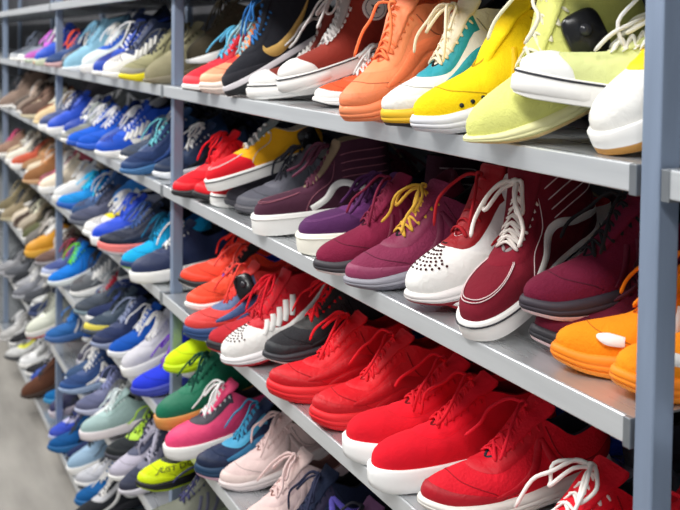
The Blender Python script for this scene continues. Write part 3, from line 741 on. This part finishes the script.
# --- fifth row, front bay
put('E', 135, 'runner', dict(u=(216,238,20), t=(218,240,20), h=K, e=(40,44,30), n=K, l=K, m=K, o=(200,226,40)), 'neon yellow and black running shoe with lettering on its side', yaw=22, pitch=3, yo=-0.07, lift=0.178)
put('E', 140, 'knit', dict(u=(120,122,110), s=(90,90,110), h=(104,104,112), n=(60,60,70), l=(70,70,110), m=(150,160,130), o=(130,140,100)), 'olive grey knit runner under the yellow one', yaw=22, pitch=6, yo=-0.06, lift=0.1)
put('E', 196, 'runner', dict(u=(60,64,40), t=(210,236,30), e=(210,236,30), l=(30,30,34), n=K, m=(150,220,200), o=(150,220,200)), 'yellow and black runner with mint sole', yaw=26, pitch=14, yo=0.066)

# ------------------------------------------------------------------ middle and far bays (softly out of focus in the photograph)
def far(shelf, xl, st, u, label, **k):
    cols = {a: k.pop(a) for a in list(k) if a in 'tesbglmohnkr'}
    cols['u'] = u
    k.setdefault('yaw', random.uniform(8, 24)); k.setdefault('pitch', random.uniform(6, 14)); k.setdefault('yo', random.uniform(-.02, .02))
    cols.setdefault('l', random.choice([W, W, (60,64,72), sh(u, 1.5), sh(u, .6)])); cols.setdefault('n', random.choice([(24,26,32), sh(u, .4)])); cols.setdefault('s', random.choice([W, sh(u, 1.5), sh(u, .6), (30,32,40)])); cols.setdefault('h', sh(u, random.choice([.55, .8, 1.3])))
    k.setdefault('role', 'far')
    put(shelf, xl, st, cols, label, **k)
BL = (20,80,190); NV = (32,44,84); LB = (60,150,220); GR = (120,122,126)
# top row
far('A', 62, 'boot', (138,184,206), 'light blue high top by the post', m=(228,232,234), l=(120,170,195), yaw=21)
far('A', 80, 'court', (220,228,230), 'white and blue sneaker below the light blue high top', t=W, s=(30,90,200), e=(30,90,200), l=W)
far('A', 92, 'retro', (36,70,170), 'royal blue sneaker with white stripes', s=W, b=W, l=W, t=(36,70,170), yaw=26)
far('A', 102, 'retro', (44,56,92), 'navy basketball shoe with white bands', t=W, s=W, b=W, yaw=21, pitch=10)
far('A', 111, 'runner', (226,226,216), 'white and lime runner with tan sole', e=(214,230,110), l=(214,230,110), m=(170,140,100), o=(150,130,110), yaw=21, yo=.03, pitch=16)
far('A', 118, 'runner', (150,146,110), 'olive runner with yellow sole', t=(150,146,130), m=(240,222,20), o=(240,222,20), l=DG, yaw=22, pitch=8, yo=.0)
far('A', 143, 'lowboot', (138,132,104), 'khaki shoe next to the second post', m=(120,112,90), yaw=21, pitch=14, yo=.03)
far('A', 17, 'runner', (120,130,140), 'grey runner with white toe', t=W)
far('A', 9, 'runner', (72,78,90), 'dark grey runner by the far post', t=(180,184,190))
far('A', 24, 'knit', (180,90,170), 'pink and violet runner', m=(210,220,200), n=(60,60,80))
far('A', 34, 'court', (40,80,190), 'blue sneaker with pale sole', m=(214,220,190), l=W)
far('A', 33, 'runner', (40,70,130), 'navy runner with orange sole', m=(240,130,90), o=(240,130,90), yo=-.02)
far('A', 44, 'runner', (44,70,120), 'navy runner with orange collar near the post', n=(240,80,30), l=(240,90,40), m=(210,170,170), yo=.01)
# second row
far('B', 60, 'runner', (120,124,120), 'grey runner with white midsole by the post', s=W, t=(150,150,146))
far('B', 62, 'court', (30,64,160), 'cobalt sneaker with white stripe', s=W, e=W)
far('B', 66, 'knit', (24,92,204), 'bright blue slip-on runner, rear one', m=(24,80,180), o=(90,70,60), yaw=20)
far('B', 76, 'knit', (26,86,196), 'bright blue slip-on runner, front one', m=(30,90,200), o=(40,60,120), yaw=16, n=(30,40,90))
far('B', 94, 'retro', (24,80,196), 'blue basketball shoe with white bands', t=(24,80,196), b=W, s=W, l=W, m=W)
far('B', 98, 'court', (30,70,160), 'blue sneaker with white cup sole', t=W, yo=.01)
far('B', 119, 'runner', (30,50,92), 'navy runner with teal laces', t=(34,64,112), l=(110,190,200), m=(60,110,160), yaw=20, pitch=14)
far('B', 135, 'court', (44,80,124), 'steel blue sneaker with white sole by the second post', m=W, l=W, yaw=18, pitch=14, yo=.03)
far('B', 152, 'runner', (34,50,80), 'dark navy runner touching the second post', m=(230,232,236), yo=.04)
far('B', -2, 'boot', (140,120,108), 'brown suede boot', o=(60,46,40))
far('B', 2, 'boot', (176,160,144), 'beige suede boot with pale toe', t=(200,190,178), o=(90,76,66), yo=.02, yaw=26)
far('B', 20, 'lowboot', (104,84,74), 'brown walking shoe', m=(200,190,160))
far('B', 33, 'lowboot', (214,190,150), 'cream walking shoe', m=(228,206,160))
far('B', 38, 'court', (60,74,120), 'slate blue sneaker with cream toe', t=(226,204,160))
far('B', 46, 'court', (40,80,196), 'blue sneaker with white toe before the post', t=W)
# third row
far('C', 56, 'knit', (30,140,214), 'sky blue running shoe by the post', m=(20,90,180), n=(20,60,140), yaw=20, yo=0.0, lift=0.02)
far('C', 62, 'knit', (20,90,190), 'mid blue running shoe with white heel', m=(230,232,236), yaw=14)
far('C', 68, 'runner', (76,80,104), 'slate grey runner', l=(60,64,84), m=(96,100,112))
far('C', 82, 'retro', (214,216,212), 'white and yellow basketball shoe', e=(240,220,30), t=W, b=DG)
far('C', 90, 'court', (24,70,200), 'royal blue sneaker with white sole', m=W, l=(40,80,200))
far('C', 102, 'court', (50,70,116), 'dusty blue sneaker with grey laces', m=(190,200,214), l=(110,120,140))
far('C', 97, 'hoop', (32,38,58), 'black navy sneaker with coral midsole', m=(250,130,124), o=(244,226,226), s=(44,50,70), l=(60,90,150), yaw=26, yo=0.006, pitch=8)
far('C', 120, 'knit', (22,170,226), 'bright cyan knit runner', m=(30,60,110), o=(170,230,80), s=(24,180,236), n=(20,90,150), yaw=21, pitch=18, yo=0.019)
far('C', 129, 'court', (40,50,84), 'navy sneaker with thick white sole near the second post', m=W, yaw=21, pitch=12, yo=0.001)
far('C', 10, 'court', (190,80,50), 'orange sneaker with white toe', t=W)
far('C', 22, 'lowboot', (140,96,60), 'tan walking shoe', m=(200,160,120))
far('C', 5, 'court', (226,220,204), 'off-white sneaker with round toe', t=W)
far('C', 25, 'court', (214,196,168), 'cream and lilac sneaker', t=(226,214,232))
far('C', 38, 'court', (236,220,196), 'cream sneaker in front of the post', t=(240,228,208), yo=.02)
far('C', -8, 'lowboot', (150,120,104), 'brown shoe with pink laces', l=(214,90,130))
# fourth row
far('D', 40, 'runner', (70,84,140), 'indigo runner with white toe', t=(180,190,220), l=(190,70,90))
far('D', 47, 'knit', (20,120,216), 'bright blue running shoe with lime laces', l=(120,236,60), m=(230,236,236), t=(190,216,236), s=(20,110,200), n=(20,40,70), yaw=28, pitch=18, yo=0.0, lift=0.01)
far('D', 73, 'runner', (72,80,92), 'dark grey runner with red tongue', l=(150,156,160), g=(180,40,60), m=(120,140,150), yaw=24)
far('D', 82, 'runner', (60,74,90), 'slate trail shoe with yellow heel', t=(230,214,90), m=(70,80,92), yo=.0)
far('D', 90, 'runner', (40,52,90), 'navy running shoe with pale laces', l=(150,160,190), m=(140,150,180), yaw=24)
far('D', 94, 'court', (70,80,120), 'slate blue sneaker beside the blue one', m=(190,196,210), yo=0.1)
far('D', 107, 'knit', (20,84,180), 'cobalt running shoe with white sole', m=(236,236,238), s=(30,90,190), yaw=22, pitch=10, yo=0.04)
far('D', 130, 'knit', (40,60,216), 'electric blue runner with violet heel', h=(130,60,190), l=(120,60,190), s=(60,80,230), m=(60,70,170), yaw=22, pitch=16)
far('D', 120, 'courtmid', (206,204,210), 'pale grey high top with white sole by the second post', m=W, l=W, e=(200,198,206), yaw=22, pitch=16, yo=0.002)
far('D', -4, 'boot', (120,110,84), 'khaki suede boot', o=(80,70,50))
far('D', 0, 'lowboot', (150,136,110), 'sand walking shoe', m=(190,180,150))
far('D', 11, 'lowboot', (214,200,180), 'ivory walking shoe', m=(214,200,180), yo=.05)
far('D', 24, 'court', (214,150,40), 'mustard sneaker with white tongue', t=(220,150,30), g=W, l=W, m=(226,170,60), yaw=24)
far('D', 34, 'runner', (110,84,76), 'brown runner with grey sole by the post', m=(150,146,150))
# fifth row
far('E', -6, 'runner', (150,150,154), 'grey runner with ribbed sides', m=(190,190,196))
far('E', 3, 'runner', (92,94,100), 'dark grey runner with grey sole', m=(160,160,164))
far('E', 12, 'runner', (120,122,130), 'mid grey runner with orange heel', h=(200,120,40), m=(176,178,184))
far('E', 25, 'court', (214,216,200), 'off-white sneaker with red outsole', m=(226,222,216), o=(214,50,70), h=(90,100,90), yaw=28, pitch=18, yo=-0.03)
far('E', 44, 'knit', (48,104,170), 'denim blue runner by the post', m=(70,110,170), yaw=21, yo=0.0, lift=0.06)
far('E', 58, 'runner', (44,70,120), 'navy and white runner', s=W, m=(150,170,200), t=(40,80,140), yaw=21)
far('E', 64, 'knit', (60,84,120), 'grey blue runner with pale sole', m=(170,184,204), yaw=21, yo=.02)
far('E', 74, 'runner', (100,104,136), 'lilac grey runner', m=(186,190,214), yaw=21)
far('E', 76, 'court', (70,68,84), 'dark grey sneaker with white toe', t=W, m=(170,168,180), yaw=17, yo=0.036, pitch=10)
far('E', 104, 'runner', (36,40,44), 'black runner with lime stripes', e=(180,220,60), l=(180,220,60), m=(60,60,70), yaw=21)
far('E', 88, 'court', (222,224,222), 'white sneaker with black sole line', o=K, s=K, h=(40,90,160), m=W, yaw=17, yo=-0.0, pitch=14, role='fixed', size=0.92)
far('E', 79, 'court', (160,186,184), 'pale teal sneaker with white sole', m=(236,226,228), t=(226,224,214), yaw=17, yo=-0.04, pitch=8, role='fixed', size=0.9)
far('E', 108, 'runner', (196,190,206), 'lilac white runner with navy stripe', s=NV, e=(80,84,110), m=W, l=(60,60,84), yaw=17, yo=0.006, pitch=14)
far('E', 118, 'runner', (60,64,84), 'grey lilac runner with many laces', l=(190,186,204), e=(110,110,130), m=(210,206,214), yaw=22, yo=0.016, pitch=20)
# bottom row
far('F', -2, 'runner', (190,188,186), 'pale grey runner', m=(206,204,202))
far('F', 4, 'runner', (214,214,212), 'white runner with yellow stripe', e=(226,226,70), h=K, m=(60,62,66), yaw=21)
far('F', 20, 'lowboot', (96,60,44), 'dark brown shoe', m=(60,44,36), yaw=21)
far('F', 30, 'court', (40,76,170), 'blue sneaker low by the floor', m=(190,200,220), yaw=21, yo=0.04)
far('F', 48, 'court', (56,56,92), 'deep violet sneaker with pale sole', m=(206,196,206), yaw=22, yo=0.06, lift=0.03)
far('F', 43, 'knit', (16,106,170), 'teal blue knit runner', m=(60,150,200), yaw=22, yo=0.03, lift=0.02)
far('F', 48, 'runner', (60,84,200), 'blue runner with lilac panels', e=(200,196,230), s=W, m=(190,196,230), o=(240,210,40), yaw=22, yo=0.03)
far('F', 47, 'knit', (16,84,146), 'petrol blue slip-on, rear one of the pair', m=(20,100,160), yaw=17, yo=0.006, pitch=10)
far('F', 74, 'knit', (18,90,152), 'petrol blue slip-on, front one of the pair', m=(20,100,160), yaw=17, yo=0.016, pitch=10)
far('F', 74, 'runner', (204,204,210), 'silver white runner with dark line', m=W, o=DG, yaw=17, yo=0.026, pitch=8)
far('F', 73, 'runner', (36,38,44), 'black runner with white speckled sole', m=(44,44,50), s=W, e=(200,200,204), yaw=17, yo=0.006, pitch=6)

# ------------------------------------------------------------------ the remaining shoes of the crowded middle and far shelves
MID = [('navy runner', (34,46,86)), ('black runner', (34,36,42)), ('grey sneaker', (120,124,130)), ('denim blue sneaker', (54,94,150)), ('white sneaker', (222,222,220)), ('slate runner', (70,80,100)), ('bright blue runner', (24,100,200)), ('charcoal sneaker', (58,60,66)), ('pale blue sneaker', (150,180,205))]
FAR = {'A': [('dark green runner', (50,70,60)), ('grey runner', (110,114,118)), ('black sneaker', (36,38,42)), ('blue sneaker', (40,80,170)), ('lilac runner', (150,130,170))],
       'B': [('rust brown shoe', (130,80,60)), ('cream shoe', (206,190,160)), ('dark brown shoe', (80,62,54)), ('taupe shoe', (140,124,112)), ('black shoe', (40,38,40)), ('grey brown shoe', (110,98,90))], 'C': [('tan shoe', (160,124,90)), ('brown shoe', (104,76,58)), ('beige shoe', (206,186,156)), ('dark shoe', (54,46,44)), ('rose sneaker', (190,90,110))],
       'D': [('black shoe', (44,42,42)), ('grey shoe', (120,116,112)), ('moss shoe', (92,94,66)), ('olive brown shoe', (100,90,70)), ('beige grey shoe', (180,168,150)), ('dark brown shoe', (74,60,52)), ('stone shoe', (140,130,118))], 'E': [('navy runner', (44,54,84)), ('white runner', (212,212,210)), ('dark grey runner', (74,76,82)), ('light grey runner', (170,170,174)), ('black runner', (40,42,46)), ('grey runner', (124,126,132))],
       'F': [('grey runner', (130,130,134)), ('black runner', (44,44,48)), ('white sneaker', (214,214,212))]}
fi = 0; used = set()
for sname in 'ABCDEF':
    q = sorted([(a[2], a[3]) for a in ALL if a[0] == sname and a[4].location.y < .11 and -5.4 < a[2] < -1.85], reverse=True)
    for (xa, ta), (xb, tb) in zip(q, q[1:]):
        n = int((xa-xb)/.125)-1
        for i in range(n):
            x = xa-(xa-xb)*(i+1)/(n+1)
            if min(abs(x-j-.014) for j in JX) < .075: continue
            pal = MID if x > -3.73 else FAR[sname]
            ln = short(ta)
            for _ in range(len(pal)):
                nm, u = pal[fi % len(pal)]; fi += 1
                if (sname, nm, ln) not in used: break
            used.add((sname, nm, ln))
            st = ('lowboot' if 'shoe' in nm else ('court', 'retro')[fi % 2] if 'sneaker' in nm else ('runner', 'knit')[fi % 2])
            lc = random.choice([W, W, (60,64,72), sh(u, 1.6), (200,220,90)] if x > -3.73 else [sh(u, 1.5), (40,38,40), W])
            put(sname, 0, st, dict(u=u, l=lc, n=(26,28,34), s=random.choice([W, sh(u, .6), sh(u, 1.5)]), b=random.choice([W, sh(u, .7)]), h=sh(u, random.choice([.6, .8, 1.3])), t=sh(u, random.choice([.8, .9, 1.2])), m=random.choice([W, W, sh(u, 1.4), (70,72,78)])),
                nm+' left of the '+ln, yaw=random.uniform(6, 24), pitch=random.uniform(6, 16), yo=random.uniform(.03, .06), X=x, role='loose')

# ------------------------------------------------------------------ second layer heaped on the crowded middle and far shelves
def stack(shelf, items):
    for txt, st, u, nm, k in items:
        q = [a for a in ALL if a[0] == shelf and txt in a[3]][0]
        cols = {a: k[a] for a in k if a in 'tesbglmohnkr'}; cols['u'] = u
        ln = short(q[3])
        put(shelf, 0, st, cols, nm+' heaped behind the '+ln, yaw=random.uniform(-12, 26), pitch=random.uniform(16, 30), yo=.13+random.uniform(-.02, .02), lift=.05+random.uniform(0, .02), X=q[2]+k.get('dx', .05), role='loose')
STK = dict(
 A=[('light blue high top', 'knit', (40,50,80), 'navy runner', dict(m=(60,70,90))), ('royal blue sneaker', 'court', (30,60,160), 'blue sneaker', dict(t=W, m=W)), ('white and lime runner', 'runner', (40,44,56), 'black runner', dict(m=DG)),
    ('navy basketball shoe', 'retro', (60,70,110), 'slate sneaker', dict(s=W, b=W)), ('khaki shoe', 'lowboot', (60,54,40), 'dark olive shoe', {}), ('pink and violet', 'runner', (50,56,60), 'charcoal runner', dict(m=DG)), ('grey runner with white toe', 'knit', (70,80,76), 'dark green runner', dict(m=W)), ('navy runner with orange collar', 'court', (240,84,30), 'orange sneaker', {})],
 B=[('cobalt sneaker', 'runner', (110,112,110), 'grey runner', dict(s=W)), ('bright blue slip-on runner, front', 'runner', (44,60,110), 'navy runner', dict(l=W)), ('blue sneaker with white cup', 'retro', (30,50,140), 'deep blue sneaker', dict(s=W, b=W, t=(30,50,140))), ('navy runner with teal', 'court', (190,196,200), 'pale grey sneaker', dict(m=W, h=NV)),
    ('steel blue sneaker', 'knit', (28,36,64), 'dark navy runner', {}), ('beige suede boot', 'lowboot', (80,70,66), 'dark grey shoe', {}), ('brown walking shoe', 'boot', (90,70,60), 'brown boot', {}), ('cream walking shoe', 'lowboot', (70,66,70), 'black shoe', {})],
 C=[('sky blue running shoe', 'knit', (60,64,76), 'dark grey runner', dict(h=(200,60,40))), ('slate grey runner', 'court', (30,120,200), 'light blue sneaker', {}), ('royal blue sneaker', 'runner', (40,44,90), 'indigo runner', dict(l=(170,60,110))), ('dusty blue sneaker', 'knit', (40,44,56), 'black runner', dict(l=(150,160,170))),
    ('black navy sneaker', 'runner', (40,50,90), 'navy runner', dict(l=(120,150,190))), ('orange sneaker', 'lowboot', (120,84,60), 'tan shoe', {}), ('off-white sneaker', 'lowboot', (90,76,66), 'brown shoe', {}), ('cream and lilac', 'boot', (110,70,48), 'brown boot', {})],
 D=[('bright blue running shoe', 'runner', (44,48,76), 'dark indigo runner', dict(l=(190,80,90))), ('dark grey runner', 'court', (70,76,84), 'grey sneaker', dict(l=W)), ('navy running shoe with pale', 'knit', (34,44,80), 'dark blue runner', dict(l=(160,165,180))), ('cobalt running', 'runner', (50,56,70), 'slate runner', dict(l=(150,155,165))),
    ('electric blue', 'knit', (54,58,66), 'charcoal runner', {}), ('sand walking', 'lowboot', (90,84,68), 'olive shoe', {}), ('ivory walking', 'boot', (104,92,74), 'khaki boot', {}), ('mustard', 'lowboot', (150,140,126), 'stone shoe', {})],
 E=[('denim blue runner', 'knit', (40,80,150), 'blue runner', {}), ('navy and white', 'runner', (34,44,72), 'navy runner', dict(l=W)), ('lilac grey', 'court', (44,52,76), 'dark sneaker', dict(l=(160,165,175))), ('black runner with lime', 'knit', (36,40,60), 'black runner', {}), ('white sneaker with black', 'runner', (40,90,160), 'blue runner', dict(m=W)),
    ('dark grey runner with grey', 'runner', (64,64,70), 'charcoal runner', dict(l=(150,140,150))), ('mid grey runner', 'knit', (84,86,92), 'grey runner', dict(l=W)), ('grey lilac', 'court', (60,60,84), 'dark violet sneaker', dict(l=W))])
put('E', 0, 'runner', dict(u=(70,70,76), t=(84,84,88), m=(120,122,120), l=DG), 'charcoal runner at the bottom of the pile under the olive one', yaw=20, pitch=4, yo=.03, X=-1.77)
for a in STK: stack(a, STK[a])

# ------------------------------------------------------------------ black security tags clipped to shoes
def find(txt): return [q for q in ALL if txt in q[3]][0]
def surf(txt, y, v, off, side=1):
    q = find(txt); o, st, mir = q[4], q[5], q[6]; g = Geo(STY[st])
    M = o.matrix_basis if False else Matrix.LocRotScale(o.location, o.rotation_euler, o.scale)
    def P(y, v, off):
        sd = -side if mir else side
        p = g.S(g.y2phi(y, sd), v, off)
        return M @ Vector((-p[0] if mir else p[0], p[1], p[2]))
    c = P(y, v, off); up = (P(y, min(1, v+.08), off)-P(y, v-.08, off)).normalized(); al = (P(y+.03, v, off)-P(y-.03, v, off)).normalized()
    n = al.cross(up).normalized()
    if n.y > 0: n = -n                          # outward on the aisle side
    return c, al, up, n, o
def security_tag(txt, y, v, label, w=.042, h=.056, side=1, rot=0):
    c, al, up, n, so = surf(txt, y, v, .004, side)
    if (n @ (Vector(CAM_POS)-c)) < 0: n = -n
    up2 = (up-n*(up @ n)).normalized(); al2 = up2.cross(n)
    q = Matrix.Rotation(rot, 3, n); up2 = q @ up2; al2 = q @ al2
    t = bpy.data.objects.new('security_tag', None); C.objects.link(t); t.empty_display_size = .03
    Rm = Matrix((al2, up2, n)).transposed().to_4x4(); t.matrix_basis = Matrix.Translation(c) @ Rm
    mb = MB(); rows = []
    for k, (ins, z) in enumerate(((.004, 0), (0, .003), (0, .009), (.003, .012))):
        row = []
        for i in range(32):
            a = 2*PI*i/32; e = 3.6
            row.append((math.copysign(abs(math.cos(a))**(2/e), math.cos(a))*(w/2-ins), math.copysign(abs(math.sin(a))**(2/e), math.sin(a))*(h/2-ins), z))
        rows.append(row)
    mb.grid(rows, True); n0 = len(mb.v); mb.f.append(tuple(range(n0-32, n0))); mb.f.append(tuple(range(31, -1, -1)))
    link('tag_body', mb.data('tag_body'), mat('gloss', (24, 24, 28)), t)
    mb = MB(); mb.grid([[(r*math.cos(2*PI*i/14), .006+r*math.sin(2*PI*i/14), z) for i in range(14)] for r, z in ((.0085, .0115), (.0082, .0145), (.006, .017), (.002, .018))], True)
    n0 = len(mb.v); mb.f.append(tuple(range(n0-14, n0)))
    link('pin_cap', mb.data('pin_cap'), mat('gloss', (44, 44, 50)), t)
    tag(t, label, 'security tag', 'black security tags clipped to shoes')
security_tag('pale lime high top', .60, .66, 'large black security tag on the side of the pale lime high top', .052, .062)
security_tag('yellow and red skate shoe', .86, .55, 'black security tag on the heel of the yellow and red skate shoe', .046, .05)
security_tag('red and blue striped', .52, .85, 'black security tag near the laces of the red and blue shoe', .044, .06)
security_tag('muted red knit', .62, .90, 'black security tag on the collar of the muted red runner', .04, .056)

# lettering wrapped on the side of the neon shoe in the fifth row
def lettering(txt, body, y0, y1, vlo, vhi, col, side=1):
    q = find(txt); o, st, mir = q[4], q[5], q[6]; g = Geo(STY[st])
    cu = bpy.data.curves.new('lettering', 'FONT'); cu.body = body; cu.resolution_u = 3
    to = bpy.data.objects.new('lettering_curve', cu); me = bpy.data.meshes.new_from_object(to); bpy.data.objects.remove(to)
    xs = [v.co.x for v in me.vertices]; ys = [v.co.y for v in me.vertices]; x0, x1, a0, a1 = min(xs), max(xs), min(ys), max(ys)
    for v in me.vertices:
        y = y0+(v.co.x-x0)/(x1-x0)*(y1-y0); vv = vlo+(v.co.y-a0)/(a1-a0)*(vhi-vlo)
        p = g.S(g.y2phi(y, -side if mir else side), vv, .0035); v.co = (-p[0] if mir else p[0], p[1], p[2])
    me.materials.clear(); me.materials.append(mat('rubber', col))
    lo = bpy.data.objects.new('lettering', me); C.objects.link(lo)
    up = [c for c in o.children if c.name.startswith('upper')][0]; lo.parent = up
lettering('with lettering on its side', 'JUST DO IT', .10, .62, .30, .56, K)

# ------------------------------------------------------------------ shoes of the back row, heels to the aisle, in the dark behind the front ones
def back(shelf, k0, k1, pal):
    fr = [q for q in ALL if q[0] == shelf and k1 < q[2] < k0 and 'heaped' not in q[3] and ' left of ' not in q[3] and ' behind the ' not in q[3]]
    x = k0-.06; i = 0
    while x > k1+.10:
        near = min(fr, key=lambda q: abs(q[2]-x-.02))
        nm, u, st = pal[i % len(pal)]; i += 1
        ln = short(near[3])
        n0 = len(ALL)
        fr2 = [q for q in fr if q is not near]; fr = fr2 if len(fr2) > 2 else fr
        while (shelf, nm, ln) in used: nm, u, st = pal[i % len(pal)]; i += 1
        used.add((shelf, nm, ln))
        put(shelf, 0, st, dict(u=u, n=sh(u, .5), m=sh(u, 1.5), l=sh(u, .8)), nm+' behind the '+ln, yaw=180+YAWOFF[shelf]+random.uniform(-8, 8), pitch=-PITOFF[shelf], yo=.545+random.uniform(-.02, .0), X=x, size=.95, role='loose')
        x -= random.uniform(.13, .17)
PA = [('dark olive shoe', (70, 66, 50), 'lowboot'), ('black shoe', (30, 30, 34), 'knit'), ('dark brown shoe', (64, 44, 34), 'lowboot'), ('navy shoe', (30, 36, 60), 'knit'), ('beige shoe', (150, 132, 108), 'court')]
PB = [('black shoe', (32, 30, 36), 'knit'), ('dark plum shoe', (60, 26, 40), 'skatehi'), ('navy shoe', (28, 40, 70), 'court'), ('wine shoe', (84, 20, 40), 'runner'), ('tan shoe', (170, 150, 122), 'court')]
PC = [('dark red shoe', (110, 16, 26), 'courtmid'), ('black shoe', (30, 32, 38), 'knit'), ('charcoal shoe', (52, 52, 60), 'hoop'), ('deep blue shoe', (24, 60, 150), 'knit')]
PD = [('black shoe', (28, 28, 32), 'knit'), ('dark violet shoe', (46, 34, 60), 'runner'), ('navy shoe', (28, 38, 66), 'court')]
PL = [('dark blue shoe', (26, 38, 74), 'knit'), ('black shoe', (28, 30, 34), 'lowboot'), ('slate shoe', (56, 62, 76), 'court')]
put('C', 226, 'knit', dict(u=(24,90,220), n=(20,60,150), m=(20,80,200), l=(24,90,220)), 'bright blue shoe behind the red and blue basketball shoe', yaw=30, pitch=12, yo=.26, lift=.05)
for a in (('A', 0, -1.8, PA), ('A', -1.8, -3.6, PA), ('A', -3.6, -5.4, PA), ('B', 0, -1.8, PB), ('C', 0, -1.8, PC), ('D', -1.2, -1.8, PD), ('B', -1.8, -3.6, PL), ('C', -1.8, -3.6, PL), ('D', -1.8, -3.6, PL)):
    back(*a)

# ------------------------------------------------------------------ light, world, camera
def area(name, loc, sx, sy, e, col=(1, 1, 1), rot=(0, 0, 0)):
    l = bpy.data.lights.new(name, 'AREA'); l.shape = 'RECTANGLE'; l.size = sx; l.size_y = sy; l.energy = e; l.color = col
    o = bpy.data.objects.new(name, l); C.objects.link(o); o.location = loc; o.rotation_euler = rot
    return o
for i in range(5):
    area('ceiling_lamp', (1.2-2.6*i, -1.3, 3.3), 1.8, .5, 64, (1, .985, .96), (math.radians(14), 0, 0))
w = bpy.data.worlds.new('store'); scene.world = w; w.use_nodes = True
bg = w.node_tree.nodes['Background']; bg.inputs[0].default_value = (.93, .96, 1, 1); bg.inputs[1].default_value = .40

cd = bpy.data.cameras.new('camera'); co = bpy.data.objects.new('camera', cd); C.objects.link(co); scene.camera = co
cd.sensor_width = 36; cd.lens = FPX/680*36; cd.shift_y = -(255-PPY)/680; cd.clip_start = .02
M4 = Matrix.Identity(4)
for i in range(3):
    M4[i][0] = CR[i]; M4[i][1] = CU[i]; M4[i][2] = -CF[i]; M4[i][3] = CAM_POS[i]
co.matrix_world = M4
cd.dof.use_dof = True; cd.dof.focus_distance = 1.5; cd.dof.aperture_fstop = 8
scene.view_settings.view_transform = 'Standard'; scene.view_settings.look = 'None'; scene.view_settings.gamma = 1
scene.view_settings.exposure = -.05
for k, v in LABELS.items():
    if len(k.replace(',', ' ').split()) > 16: print('LONG', k)
    if len(v) > 1: print('DUPLICATE', k, v)
